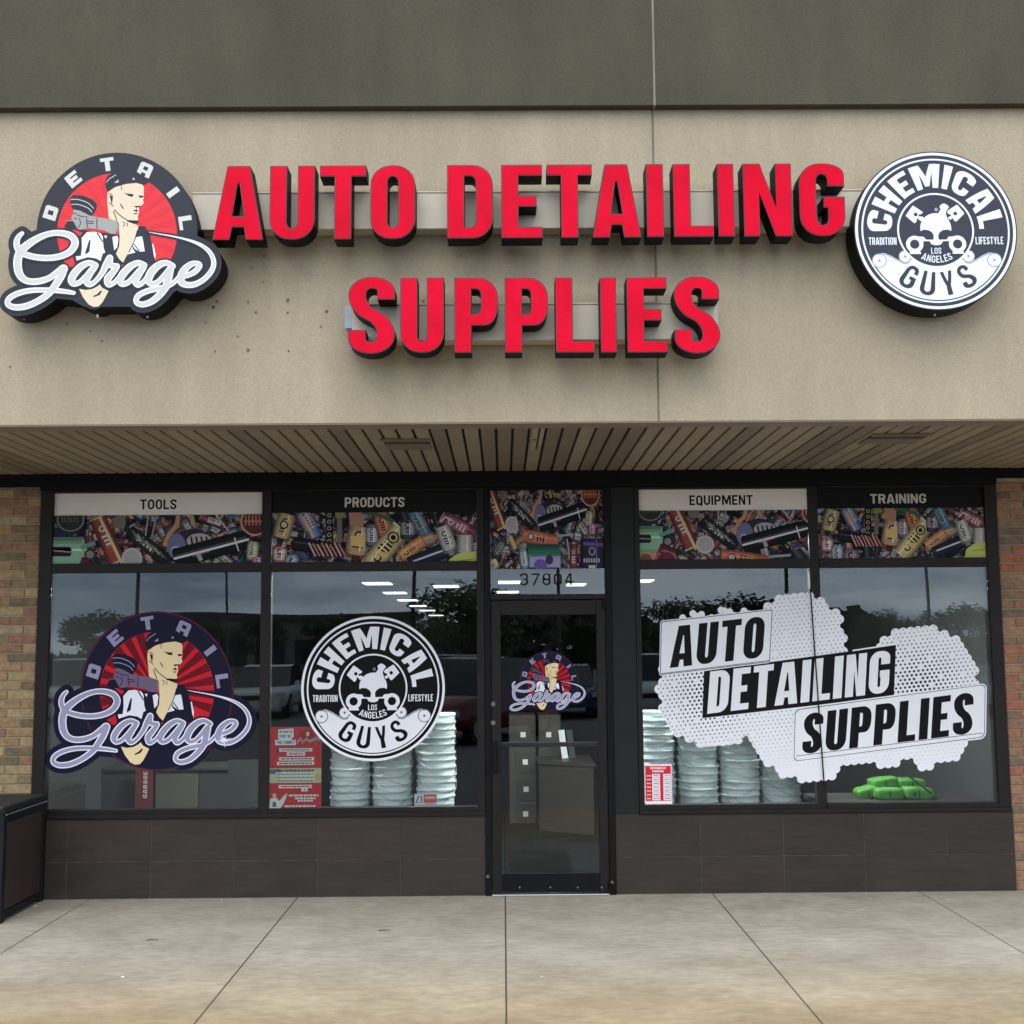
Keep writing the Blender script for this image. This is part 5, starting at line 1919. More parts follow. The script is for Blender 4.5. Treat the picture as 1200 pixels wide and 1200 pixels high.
def text_quad(P, s, bl, br, tr, tl, col, w=.56, a=.24, b=.155, gap=.1):
    lt, tw = letters(s, w, a, b, gap)
    for ch, x, cw in lt:
        loops = []
        for l in glyph(ch, cw, a, b):
            q = []
            for u, v in l:
                f = (u + x) / tw
                q.append(tuple((1 - f) * (1 - v) * bl[i] + f * (1 - v) * br[i] + f * v * tr[i] + (1 - f) * v * tl[i] for i in (0, 1)))
            loops.append(q)
        P.add(loops, col)


BK = RGB(14, 14, 18)
P.add([[(825, 786.5), (1050, 755.8), (1047.5, 815.8), (823, 841.7)]], BK)
P.add([[(999, 761.5), (1049, 754.2), (1049.2, 755.9), (999, 763.2)]], WV)
text_quad(P, 'DETAILING', (828.7, 836.5), (1041.2, 811.4), (1043.6, 761.6), (832.3, 787.0), WV, w=.545, a=.235, b=.15, gap=.085)
plate([(773.6, 727.4), (906.3, 713.2), (903.2, 776.6), (772.6, 792.2)], 3, WV, [(1.0, .8, BK)])
P.add([[(775.5, 789.0), (901.5, 773.6), (901.5, 774.2), (775.5, 789.8)]], BK)
text_quad(P, 'AUTO', (784.8, 782.8), (893.6, 770.4), (897.0, 721.8), (789.0, 734.2), BK, w=.56, a=.24, b=.155, gap=.1)
plate([(930, 830.0), (1156.5, 800.2), (1155.5, 865.5), (928.5, 894.0)], 7, WV, [(1.6, .7, BK)])
P.add([[(933, 885.6), (1151.5, 858.6), (1151.5, 859.3), (933, 886.3)]], BK)
text_quad(P, 'SUPPLIES', (939.4, 884.2), (1138.8, 859.6), (1141.4, 810.8), (943.0, 836.6), BK, w=.56, a=.24, b=.155, gap=.1)
P.build('decal_print', MT['decal'], ag)
xm_ = (W3R + W4L) / 2 - .052
MB().add([(X_(947.6, 690), YA - .018, Z_(950, 690)), (X_(949.2, 690), YA - .018, Z_(950, 690)), (X_(965.6, 921), YA - .018, Z_(960, 921)), (X_(963.9, 921), YA - .018, Z_(960, 921))], [(0, 3, 2, 1)]).build('decal_slit', MT['frame_black'], ag)

# ================================================================== SMALL POSTERS ON THE GLASS
def poster(name, label, x0, y0, x1, y1, draw, Y=.0, cat='poster'):
    o = empty(name, label, cat)
    a = at(x0, y1, Y)
    b = at(x1, y0, Y)
    MB().box(a[0], b[0], Y, Y + .0012, a[1], b[1]).build('sheet', MT['white_plastic'], o)
    P = Print(Y - .0004)
    Wd, Hd = b[0] - a[0], b[1] - a[1]
    P.T = lambda p: (a[0] + p[0] * Wd, a[1] + p[1] * Hd)
    draw(P)
    P.T = lambda p: p
    P.build('poster_print', MT['decal'], o)
    return o


def bars(P, x0, x1, y, h, n, col, r=rng):
    x = x0
    while x < x1:
        w_ = r.uniform(.03, .09)
        P.add([[(x, y), (min(x + w_, x1), y), (min(x + w_, x1), y + h), (x, y + h)]], col)
        x += w_ + .014


def draw_red(P):
    R1, R2, Wt, Dk = RGB(196, 38, 44), RGB(150, 26, 32), RGB(226, 228, 226), RGB(40, 38, 42)
    P.add([[(0, 0), (1, 0), (1, 1), (0, 1)]], R1)
    for i in range(7):
        P.add([[(.1 + i * .13, .62), (.14 + i * .13, .62), (.2 + i * .14, .96), (.14 + i * .14, .96)]], RGB(180, 32, 40))
    P.add([[(.15, .86), (.46, .87), (.45, .98), (.16, .97)]], Wt)
    P.add([[(.10, .775), (.50, .775), (.50, .84), (.10, .84)]], Wt)
    P.add([[(.17, .83), (.42, .83), (.42, .88), (.17, .88)]], Wt)
    text_flat(P, 'ALWAYS', .30, .94, .03, .25, Dk, w=.6, a=.2, b=.15)
    text_flat(P, 'PART OF', .29, .885, .035, .22, Dk, w=.6, a=.2, b=.15)
    text_flat(P, 'THE FAMILY', .30, .81, .038, .36, Dk, w=.6, a=.2, b=.15)
    P.add([disc(.72, .90, .13, 24, .06)], R2)
    P.add([disc(.73, .91, .035, 14, .03)], RGB(214, 190, 160))
    line(P, [(.52, .80), (.60, .86), (.62, .80), (.70, .85), (.78, .82), (.90, .86), (.97, .84)], .03, RGB(190, 190, 188))
    line(P, [(.52, .80), (.60, .86), (.62, .80), (.70, .85), (.78, .82), (.90, .86), (.97, .84)], .010, Dk)
    P.add(disc(.16, .705, .035, 14, .02), Dk)
    for y, x0, x1 in ((.695, .18, .82), (.645, .33, .68), (.585, .18, .86), (.53, .14, .86), (.245, .18, .82), (.205, .62, .74)):
        P.add([[(x0, y), (x1, y), (x1, y + .04), (x0, y + .04)]], Wt)
        bars(P, x0 + .04, x1 - .04, y + .012, .016, 6, RGB(120, 60, 62))
    P.add([[(0, .31), (1, .31), (1, .49), (0, .49)]], RGB(196, 190, 160))
    P.add([[(0, .42), (.25, .42), (.2, .48), (0, .48)]], RGB(90, 100, 120))
    P.add([[(.8, .33), (1, .33), (1, .42), (.9, .42)]], RGB(190, 180, 110))
    for y in (.455, .425, .385, .345):
        bars(P, .12 if y > .4 else .2, .88, y, .018, 8, Wt if y < .44 else RGB(60, 62, 70))
        bars(P, .16, .84, y - .008, .006, 8, Dk)
    P.add([[(0, 0), (.22, .0), (.28, .06), (.34, .15), (.30, .17), (.2, .09), (.14, .13), (.02, .12)]], RGB(222, 222, 214))
    P.add([disc(.10, .155, .04, 16, .03)], RGB(214, 176, 140))
    P.add([[(.06, .02), (.14, .02), (.13, .08), (.07, .08)]], RGB(90, 96, 90))
    P.add([[(.3, .14), (.36, .17), (.33, .19), (.28, .16)]], RGB(214, 176, 140))
    for y, x0, x1 in ((.145, .38, .95), (.11, .50, .9), (.08, .55, .85), (.015, .3, .9)):
        bars(P, x0, x1, y, .022, 8, Wt)


poster('wall_poster', 'red and white text poster inside the glass beside the bucket stacks', 315.5, 851.5, 377, 947.3, draw_red, .0095)


def draw_hours(P):
    R1, Wt, Dk = RGB(214, 40, 50), RGB(236, 234, 240), RGB(90, 90, 110)
    P.add([[(0, 0), (1, 0), (1, 1), (0, 1)]], Wt)
    P.add([[(.03, .03 + .05), (.97, .08), (.97, .96), (.03, .96)]], R1)
    text_flat(P, 'BUSINESS', .5, .905, .055, .58, Wt, w=.6, a=.2, b=.17)
    text_flat(P, 'HOURS', .5, .825, .055, .42, Wt, w=.6, a=.2, b=.17)
    for i in range(7):
        y = .67 - i * .095
        for x0, x1 in ((.27, .56), (.68, .95)):
            P.add([[(x0, y), (x1, y), (x1, y + .085), (x0, y + .085)]], Wt)
            bars(P, x0 + .05, x1 - .04, y + .03, .025, 3, Dk)
        bars(P, .07, .22, y + .025, .035, 2, RGB(240, 190, 190))


poster('opening_hours_notice', 'small red and white business hours notice in the corner of the EQUIPMENT window', 756, 895.5, 787, 942.5, draw_hours, -.0120, 'notice')


def draw_small(P):
    P.add([[(0, 0), (1, 0), (1, 1), (0, 1)]], RGB(214, 216, 218))
    P.add([[(.42, .3), (1, .3), (1, .95), (.42, .95)]], RGB(204, 96, 100))
    bars(P, .48, .94, .6, .18, 3, RGB(236, 200, 200))
    line(P, [(.06, .3), (.2, .8), (.3, .85), (.34, .35), (.1, .32)], .05, RGB(60, 64, 70))
    P.add([[(0, .0), (1, .0), (1, .18), (0, .18)]], RGB(206, 180, 170))
    bars(P, .5, .9, .2, .05, 3, RGB(120, 110, 120))


poster('small_notice', 'small pink and white sticker low on the glass before the rightmost PRODUCTS bucket stack', 485.5, 930, 511.5, 945.6, draw_small, .0095, 'sticker')

# ================================================================== INSIDE THE SHOP
ZC = 2.62
room = empty('shop_room', kind='structure')
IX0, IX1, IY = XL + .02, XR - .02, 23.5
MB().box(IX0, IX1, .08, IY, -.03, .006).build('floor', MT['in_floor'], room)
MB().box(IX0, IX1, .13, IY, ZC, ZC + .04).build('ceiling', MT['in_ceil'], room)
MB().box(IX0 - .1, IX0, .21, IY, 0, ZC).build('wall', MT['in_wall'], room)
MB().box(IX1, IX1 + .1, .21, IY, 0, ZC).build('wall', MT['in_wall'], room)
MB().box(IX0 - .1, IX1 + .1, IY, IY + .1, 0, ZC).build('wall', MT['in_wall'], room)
MB().box(IX0, IX1, .125, .13, ZC, 3.2).build('wall', MT['frame_black'], room)
MB().box(X_(90, 700, 8), X_(128, 700, 8), 7.9, 8.05, 0, ZC).build('wall_section', MT['in_red'], room)
xa, xb = X_(1120, 800, 1.6), X_(1143, 800, 1.6)
MB().box(xa, xb, 1.55, 1.7, 0, ZC).build('column', MT['beige'], room)
for nm, (px, py, wd) in enumerate(((442.5, 680.5, 37), (523, 684, 34), (463, 692, 30), (478, 701, 26), (490, 708, 22), (501, 713.5, 20), (511, 719.5, 19), (596.7, 679, 30), (595, 691, 30), (675, 682, 25), (754, 677.5, 24))):
    x, y = ground_at(px, py, ZC)
    wm = .85 * wd / F * (y + D)
    t = empty('ceiling_light', ['lit fluorescent ceiling light, front left one seen through the PRODUCTS window', 'lit fluorescent ceiling light, the one right of the receding row in the PRODUCTS window', 'lit fluorescent ceiling light, second of the receding row in the PRODUCTS window',
                                'lit fluorescent ceiling light, third of the receding row in the PRODUCTS window', 'lit fluorescent ceiling light, fourth of the receding row in the PRODUCTS window', 'lit fluorescent ceiling light, fifth of the receding row in the PRODUCTS window',
                                'lit fluorescent ceiling light, farthest of the receding row in the PRODUCTS window', 'lit ceiling light behind the street number, upper of the two on its left', 'lit ceiling light behind the street number, lower of the two on its left',
                                'lit ceiling light behind the last digit of the street number', 'lit ceiling light at the top left corner of the EQUIPMENT window', 'lit ceiling light high behind the EQUIPMENT window pane'][nm], 'ceiling light', (x, y, ZC), 'ceiling lights inside the shop')
    MB().box(-wm / 2 - .03, wm / 2 + .03, -.27, .27, -.03, -.001).build('housing', MT['in_ceil'], t)
    MB().box(-wm / 2, wm / 2, -.24, .24, -.045, -.0305).build('diffuser', MT['tube'], t)

for i, (x, lab) in enumerate(((-.9, 'added unseen fill light brightening the bucket stacks in the PRODUCTS window'), (1.7, 'added unseen fill light brightening the bucket stacks in the EQUIPMENT window'))):  # unseen panels added behind the transoms to brighten the buckets
    t = empty('ceiling_light', lab, 'ceiling light', (x, .36, ZC), 'ceiling lights inside the shop')
    MB().box(-.63, .63, -.23, .23, -.03, -.001).build('housing', MT['in_ceil'], t)
    MB().box(-.6, .6, -.2, .2, -.045, -.0305).build('diffuser', MT['bucket_fill_light'], t)

# display ledges behind the panes
for a, b, lab in ((W2L, W2R, 'low dark display ledge carrying the bucket stacks behind the PRODUCTS window'), (W3L, W3R, 'low dark display ledge carrying the bucket stacks behind the EQUIPMENT window')):
    o = empty('display_ledge', lab, 'ledge')
    MB().box(a, b, .12, .72, .262, .30).build('top', MT['ledge'], o, bevel=.003)
    MB().box(a + .02, b - .02, .68, .70, .006, .262).build('panel', MT['ledge'], o)
o = empty('display_ledge', 'dark display ledge under the green bags behind the TRAINING window', 'ledge')
ZW4 = ZG0 - .01
MB().box(W4L, W4R, .12, .72, ZW4 - .04, ZW4).build('top', MT['ledge'], o, bevel=.003)
MB().box(W4L + .02, W4R - .02, .68, .70, .006, ZW4 - .04).build('panel', MT['ledge'], o)

# nested buckets
prof = [(.0001, 0), (.118, 0), (.122, .006), (.139, .30), (.139, .304), (.146, .305), (.147, .312), (.146, .318), (.1405, .32), (.143, .352), (.150, .354), (.152, .362), (.150, .369), (.140, .369), (.120, .02), (.0001, .012)]
bk = MB().lathe(prof, n=28).mesh('bucket', MT['bucket'], True)
hm = MB()
hp = [(.15 * math.sin(t), -.15 * math.cos(t) - .004, .34 - .10 * math.cos(t) ** 1) for t in np.linspace(-PI / 2, PI / 2, 13)]
for a_, b_ in zip(hp[:-1], hp[1:]):
    hm.tube(a_, b_, .0022, n=5, caps=False)
hm = hm.mesh('handle', MT['rim'], True)
stacks = [(411, .36, 12, 'left', 'PRODUCTS'), (460, .36, 12, 'middle', 'PRODUCTS'), (511, .36, 12, 'right', 'PRODUCTS'), (768, .38, 12, 'first', 'EQUIPMENT'), (817.5, .36, 11, 'second', 'EQUIPMENT'), (866.5, .36, 11, 'third', 'EQUIPMENT'), (914, .38, 10, 'fourth', 'EQUIPMENT')]
for px, Y, nb, which, win in stacks:
    x = X_(px, 900, Y)
    z = .3005
    for k in range(nb):
        top = k == nb - 1
        if top:
            lab = f'topmost clear white plastic bucket of the {which} stack in the {win} window'
        else:
            lab = f'clear white plastic bucket nested in the {which} stack behind the {win} window'
        bo = inst('bucket', bk, (x + rng.uniform(-.004, .004), Y + rng.uniform(-.004, .004), z), None, lab, 'bucket', f'nested buckets in the {which} stack of the {win} window',
             rot=(rng.uniform(-.022, .022), rng.uniform(-.022, .022), rng.uniform(-.9, .9)))
        inst('handle', hm, (0, 0, 0), bo)
        z += .054 + rng.uniform(-.006, .008)

# green bags
def pillow(x0, x1, y0, y1, z0, z1, parent, name, mt, rot=0):
    bm = bmesh.new()
    bmesh.ops.create_cube(bm, size=1)
    bmesh.ops.subdivide_edges(bm, edges=bm.edges, cuts=5, use_grid_fill=True)
    for v in bm.verts:
        p = v.co * 2
        k = 1 - .10 * (abs(p.x) ** 6 + abs(p.z) ** 6)
        v.co.x *= (1 - .06 * abs(p.z) ** 3)
        v.co.z *= (1 - .14 * abs(p.x) ** 6)
        v.co.y *= k
        v.co.z += .02 * math.sin(p.x * 6 + x0 * 30)
    me = bpy.data.meshes.new(name)
    bm.to_mesh(me)
    bm.free()
    me.polygons.foreach_set('use_smooth', [True] * len(me.polygons))
    me.materials.append(mt)
    o = bpy.data.objects.new(name, me)
    link(o, parent)
    o.scale = (x1 - x0, y1 - y0, z1 - z0)
    o.location = ((x0 + x1) / 2, (y0 + y1) / 2, (z0 + z1) / 2)
    o.rotation_euler = (0, rot, 0)
    return o


def wpx(px, py, Y):
    return at(px, py, Y)


for i, (p0, p1, Y, rot, lab, k) in enumerate((((1024, 923), (1056, 944), .30, 0, 'green nylon bag lying in front on the ledge, left of the strapped one', 1), ((1058, 922), (1090, 944), .30, .03, 'green nylon bag with a black strap at the right of the pile', 2),
                                              ((1020, 911), (1050, 924), .42, -.12, 'green nylon bag on top of the pile at the left', 0), ((1050, 912), (1082, 924), .42, .05, 'green nylon bag on top of the pile at the right', 0),
                                              ((1004, 922), (1026, 944), .38, -.25, 'green nylon bag leaning at the left end of the pile', 3))):
    g = empty('tool_bag', lab, 'bag', (0, 0, 0), 'green bags on the ledge')
    a = wpx(p0[0], p1[1], Y)
    b = wpx(p1[0], p0[1], Y)
    z0, z1 = a[1], b[1]
    if i in (0, 1, 4):
        z0 = ZW4
    pillow(a[0], b[0], Y - .07, Y + .09, z0, z1, g, 'body', MT['green'], rot)
    xm = (a[0] + b[0]) / 2
    MB().box(xm - .004, xm + .004, Y - .076, Y - .069, z0 + .02, z1 - .02).build('seam', MT['strap'], g)
    if k == 2:
        MB().tube((b[0] - .02, Y - .08, z0 + .05), (a[0] + .04, Y - .02, z1 + .09), .008).build('strap', MT['strap'], g)
        MB().lathe([(.0001, 0), (.014, 0), (.014, .003)], n=16).build('badge', MT['car_blue'], g)
        bpy.context.scene.collection.objects[-1].location = (xm - .04, Y - .078, (z0 + z1) / 2)
        bpy.context.scene.collection.objects[-1].rotation_euler = (PI / 2, 0, 0)

# furniture seen through the left window and the door
c = empty('display_cabinet', 'low beige and grey display cabinet behind the TOOLS window', 'cabinet')
Yc = 1.5
zt = Z_(180, 903, Yc)
for (a, b, mt_) in ((112, 163, 'in_wall'), (182, 232, 'beige'), (233, 306, 'in_wall')):
    MB().box(X_(a, 920, Yc), X_(b, 920, Yc), Yc, Yc + .5, .006, zt).build('panel', MT[mt_], c, bevel=.003)
MB().box(X_(110, 920, Yc), X_(308, 920, Yc), Yc - .02, Yc + .52, zt + .001, zt + .025).build('top', MT['in_wall'], c, bevel=.003)
MB().box(X_(163.5, 920, Yc), X_(181.5, 920, Yc), Yc + .05, Yc + .45, .006, zt - .002).build('panel', MT['wood_dark'], c)
bn = empty('red_banner', 'red upright banner with white vertical writing behind the TOOLS window', 'banner')
a = at(158, 947, Yc - .08)
b = at(179.5, 898, Yc - .08)
MB().box(a[0], b[0], Yc - .08, Yc - .07, .05, b[1]).build('cloth', MT['in_red'], bn)
MB().box(a[0] + .02, b[0] - .02, Yc - .12, Yc - .03, .006, .049).build('base', MT['pole'], bn)
P = Print(Yc - .082)
text_flat(P, 'GARAGE', (a[0] + b[0]) / 2 + .01, (a[1] + b[1]) / 2 + .02, .035, .22, RGB(214, 200, 196), rot=PI / 2)
P.build('banner_print', MT['decal'], bn)
for (px, py, w_, h_, lab) in ((287, 905, .28, .3, 'pale sheet standing behind the lower right corner of the TOOLS window'),):
    o = empty('display_sheet', lab, 'sheet')
    x, z = at(px, py, 1.2)
    MB().box(x - w_ / 2, x + w_ / 2, 1.2, 1.22, .006, z + .1).build('board', MT['in_wall'], o)

Yd = 3.6
cb = empty('drawer_cabinet', 'tall brown cabinet with square white tags seen through the door', 'cabinet')
xa, xb = X_(597, 900, Yd), X_(628, 900, Yd)
MB().box(xa, xb, Yd, Yd + .5, .006, Z_(615, 838, Yd)).build('carcass', MT['wood_dark'], cb, bevel=.004)
MB().box(xb + .03, X_(657, 860, Yd), Yd, Yd + .5, Z_(615, 894, Yd), Z_(615, 838, Yd)).build('carcass', MT['wood_dark'], cb, bevel=.004)
for px, py in ((613, 861), (643, 861), (615.5, 893), (616.5, 925), (616, 954)):
    x, z = at(px, py, Yd - .02)
    dr = MB().box(x - .10, x + .10, Yd - .012, Yd - .001, z - .11, z + .11).build('drawer', MT['wood'] if py > 870 else MT['wood_dark'], cb, bevel=.003)
    MB().box(x - .026, x + .026, Yd - .018, Yd - .0125, z - .026, z + .026).build('tag', MT['white_plastic'], dr)
ct = empty('shop_counter', 'low beige wooden counter seen through the lower half of the door', 'counter')
xa = X_(633, 930, 3.0)
zt = Z_(650, 896, 3.0)
MB().add([(xa, 3.1, .006), (xa + .5, 2.75, .006), (xa + .5, 3.6, .006), (xa, 3.6, .006), (xa, 3.1, zt), (xa + .5, 2.75, zt), (xa + .5, 3.6, zt), (xa, 3.6, zt)],
         [(0, 1, 5, 4), (1, 2, 6, 5), (2, 3, 7, 6), (3, 0, 4, 7), (4, 5, 6, 7)]).build('front', MT['wood'], ct)
MB().add([(xa - .02, 3.08, zt + .001), (xa + .52, 2.72, zt + .001), (xa + .52, 3.62, zt + .001), (xa - .02, 3.62, zt + .001), (xa - .02, 3.08, zt + .03), (xa + .52, 2.72, zt + .03), (xa + .52, 3.62, zt + .03), (xa - .02, 3.62, zt + .03)],
         [(0, 1, 5, 4), (1, 2, 6, 5), (2, 3, 7, 6), (3, 0, 4, 7), (4, 5, 6, 7), (0, 3, 2, 1)]).build('top', MT['wood'], ct)
for i, (px, lab) in enumerate(((662, 'left white folder standing on the counter behind the door'), (671, 'right grey folder standing on the counter behind the door'))):
    x, z = at(px, 870, 3.3)
    f_ = MB().box(-.03, .03, 0, .01, 0, .28).build('folder', MT['white_plastic'] if i == 0 else MT['in_wall'], None, lab, 'folder', 'folders on the counter')
    f_.location = (x, 3.3, zt + .032)
    f_.rotation_euler = (-.1, -.12, 0)
dm = MB().box(X_(596, 1010, .8), X_(672, 1010, .8), .35, 1.9, .0065, .014).build('door_mat', MT['mat'], None, 'dark grey mat on the shop floor behind the door', 'mat')
x, z = at(602.5, 729.5, 9)
es = empty('small_red_sign', 'small red sign high inside the shop behind the door glass', 'sign')
MB().box(x - .05, x + .05, 8.98, 9.0, z - .03, z + .03).build('sign_panel', MT['in_red'], es)
MB().tube((x, 8.99, z + .03), (x, 8.99, ZC), .004, n=6).build('hanger', MT['pole'], es)

# ================================================================== PAVEMENT, KERB, CAR PARK
pav = empty('sidewalk', kind='structure')
jx = [ground(p, q)[0] for p, q in ((96, 1060), (343.9, 1055.5), (592.2, 1055), (841, 1052))]
pj = (jx[3] - jx[0]) / 3
yj = ground(600, 1113.5)[1]
YK = -4.35
xs = [jx[2] + pj * k for k in range(-6, 7)]
for a, b in zip(xs[:-1], xs[1:]):
    for y0, y1 in ((yj + .006, .10), (YK, yj - .006)):
        g_ = .0042
        MB().add([(a + g_, y0, -.1), (b - g_, y0, -.1), (b - g_, y1, -.1), (a + g_, y1, -.1),
                  (a + g_, y0, -.003), (b - g_, y0, -.003), (b - g_, y1, -.003), (a + g_, y1, -.003),
                  (a + g_ + .003, y0 + .0003, 0), (b - g_ - .003, y0 + .0003, 0), (b - g_ - .003, y1, 0), (a + g_ + .003, y1, 0)],
                 [(0, 3, 2, 1), (0, 1, 5, 4), (1, 2, 6, 5), (2, 3, 7, 6), (3, 0, 4, 7), (4, 5, 9, 8), (5, 6, 10, 9), (6, 7, 11, 10), (7, 4, 8, 11), (8, 9, 10, 11)]).build('paving_slab', MT['concrete'], pav)
MB().box(xs[0], xs[-1], YK, .05, -.12, -.0035).build('joint_filler', MT['joint'], pav)
MB().box(xs[0], xs[-1], YK - .16, YK - .002, -.2, .0).build('kerb', MT['concrete'], None, kind='structure', bevel=.012)
MB().add([(-400, -420, -.15), (400, -420, -.15), (400, 60, -.15), (-400, 60, -.15)], [(0, 1, 2, 3)]).build('ground', MT['asphalt'], None, kind='structure')
mb = MB()
for k in range(-9, 10):
    x = k * 2.75 + .2
    mb.add([(x - .05, -29.4, -.145), (x + .05, -29.4, -.145), (x + .05, -24.2, -.145), (x - .05, -24.2, -.145)], [(0, 1, 2, 3)])
mb.build('bay_markings', MT['paint_line'], None, kind='structure')
# crumbs of litter
for i, (px, py, lab, mt_, s_) in enumerate(((143.7, 1145, 'white scrap on the pavement below the left window, nearest the camera', 'white_plastic', .009), (259.5, 1056.5, 'white scrap against the tiled wall under the left window', 'white_plastic', .007),
                                            (635, 1144.5, 'white scrap on the pavement in front of the door', 'white_plastic', .006), (891, 1083.5, 'white scrap on the pavement below the EQUIPMENT window', 'white_plastic', .006),
                                            (41.5, 1062, 'white scrap at the foot of the litter bin', 'white_plastic', .008))):
    x, y = ground(px, py)
    me = MB().add([(-s_, -s_, 0), (s_ * 1.2, -s_ * .6, 0), (s_, s_, 0), (-s_ * .7, s_ * .8, 0), (0, 0, s_ * .7)], [(0, 1, 4), (1, 2, 4), (2, 3, 4), (3, 0, 4), (0, 3, 2, 1)])
    o = me.build('paper_scrap', MT[mt_], None, lab, 'litter', 'scraps on the pavement')
    o.location = (x, y, .0005)
for i, (px, py, lab) in enumerate(((178, 1102.3, 'dark twig on the pavement below the left window'), (450, 1091, 'dark twig on the pavement below the emblem window'))):
    x, y = ground(px, py)
    o = MB().tube((-.035, 0, .004), (0, .006, .006), .003, n=6).tube((0, .006, .006), (.04, -.004, .004), .003, .0015, n=6).build('twig', MT['bark'], None, lab, 'twig', 'twigs on the pavement')
    o.location = (x, y, 0)

# ================================================================== LITTER BIN
bx1, by0 = ground(6.5, 1083)
bx1b, by1 = ground(47, 1054.5)
bx1 = (bx1 + bx1b) / 2
by1 = -.04
bz = H + (Z_(5, 946, by0) - H)
bn = empty('litter_bin', 'dark square litter bin with brown side panel at the left edge of the pavement', 'litter bin', (bx1, by0, 0))
def bb(name, x0, x1, y0, y1, z0, z1, mt_, bevel=.004):
    return MB().box(x0 - bx1, x1 - bx1, y0 - by0, y1 - by0, z0, z1).build(name, MT[mt_], bn, bevel=bevel)
w_ = .62
fr = .055
for xx0, xx1 in ((bx1 - w_, bx1 - w_ + fr), (bx1 - fr, bx1)):
    bb('post', xx0, xx1, by0, by0 + fr, .0, bz - .045, 'bin_dark')
    bb('post', xx0, xx1, by1 - fr, by1, .0, bz - .045, 'bin_dark')
bb('rail', bx1 - fr + .003, bx1 - .003, by0 + fr, by1 - fr, .02, .07, 'bin_dark')
bb('rail', bx1 - fr + .003, bx1 - .003, by0 + fr, by1 - fr, bz - .11, bz - .046, 'bin_dark')
bb('side_panel', bx1 - .03, bx1 - .012, by0 + fr, by1 - fr, .07, bz - .11, 'bin_panel')
bb('front_panel', bx1 - w_ + fr, bx1 - fr, by0 + .01, by0 + .03, .02, bz - .046, 'bin_blue')
bb('side_panel', bx1 - w_ + .01, bx1 - w_ + .03, by0 + fr, by1 - fr, .02, bz - .046, 'bin_panel')
bb('top', bx1 - w_ - .01, bx1 + .01, by0 - .012, by1 + .005, bz - .045, bz - .02, 'bin_dark')
bb('lid', bx1 - w_ + .02, bx1 - .02, by0 + .02, by1 - .02, bz - .02, bz, 'bin_top')
MB().tube((.0125, .0, bz - .05), (.0125, by1 - by0 - .02, bz - .05), .004, n=8).build('edge_rod', MT['rim'], bn)

# ================================================================== ACROSS THE CAR PARK (seen reflected in the glass)
def mk_car(kind):
    """returns list of (name, mesh, children) built around the origin, nose towards +Y, wheels on z=0"""
    parts = []
    suv = kind == 'suv'
    Lc, Wc = (4.7, 1.86) if suv else (4.6, 1.8)
    zb, zs, zr = .28, (.98 if suv else .86), (1.72 if suv else 1.44)
    ys = [2.3, 2.2, 1.6, .9, 0, -1.2, -1.7, -2.2, -2.3]
    hood = [(.45, .62), (.34, .74), (.28, zs - .04), (.28, zs), (.28, zs + .02), (.28, zs + .02), (.28, zs + .01), (.34, zs - .02), (.42, zs - .12)]
    hw = [.70, .82, .9, .92, .92, .92, .91, .86, .76]
    vs, fs = [], []
    for y, (z0, z1), w_ in zip(ys, hood, hw):
        w2 = w_ * Wc / 1.84
        vs += [(-w2 * .92, y, z0), (-w2, y, z0 + .12), (-w2, y, (z0 + z1) / 2 + .05), (-w2 * .9, y, z1), (w2 * .9, y, z1), (w2, y, (z0 + z1) / 2 + .05), (w2, y, z0 + .12), (w2 * .92, y, z0)]
    n_ = len(ys)
    for i in range(n_ - 1):
        for j in range(8):
            fs.append((i * 8 + j, i * 8 + (j + 1) % 8, (i + 1) * 8 + (j + 1) % 8, (i + 1) * 8 + j))
    fs += [tuple(range(8))[::-1], tuple(range((n_ - 1) * 8, n_ * 8))]
    parts.append(('body', (vs, fs), 'paint'))
    # greenhouse
    st = [(1.05, .80, zs), (.35, .70, zr - .04), (-.3, .69, zr), (-1.3 if not suv else -1.7, .68, zr - .03), (-2.0 if not suv else -2.15, .76, zs)]
    vs, fs = [], []
    for y, w_, z in st:
        vs += [(-w_, y, z), (w_, y, z)]
    for y, w_, z in st[1:4]:
        vs += [(-.80, y + (.1 if y > 0 else 0), zs - .02), (.80, y + (.1 if y > 0 else 0), zs - .02)]
    fs = [(0, 1, 3, 2), (6, 7, 9, 8), (0, 2, 10), (2, 4, 12, 10), (4, 6, 14, 12), (6, 8, 14), (1, 11, 3), (3, 11, 13, 5), (5, 13, 15, 7), (7, 15, 9)]
    parts.append(('windows', (vs, fs), 'glass'))
    parts.append(('roof', MB().add([(-.69, .36, zr - .035), (.69, .36, zr - .035), (.68, -.3, zr + .012), (-.68, -.3, zr + .012), (.66, st[3][0], zr - .02), (-.66, st[3][0], zr - .02)], [(0, 1, 2, 3), (3, 2, 4, 5)]), 'paint'))
    for sx in (-1, 1):
        for y in (1.42, -1.38):
            m_ = MB().tube((sx * .70, y, .33), (sx * .90, y, .33), .33, n=20)
            parts.append(('wheel', m_, 'tyre'))
            parts.append(('rim', MB().tube((sx * .89, y, .33), (sx * .912, y, .33), .21, n=14), 'rim'))
        parts.append(('headlight', MB().box(sx * .78 - .14, sx * .78 + .08, 2.10, 2.30, .60, .72), 'clear'))
        parts.append(('tail_light', MB().box(sx * .72 - .12, sx * .72 + .10, -2.32, -2.2, .68, .84), 'red'))
        parts.append(('mirror', MB().box(sx * .98 - .08, sx * .98 + .08, .78, .9, zs, zs + .14), 'paint'))
    parts.append(('bumper', MB().box(-.74, .74, 2.26, 2.36, .32, .52), 'paint'))
    parts.append(('grille', MB().box(-.5, .5, 2.24, 2.345, .54, .66), 'tyre'))
    return parts


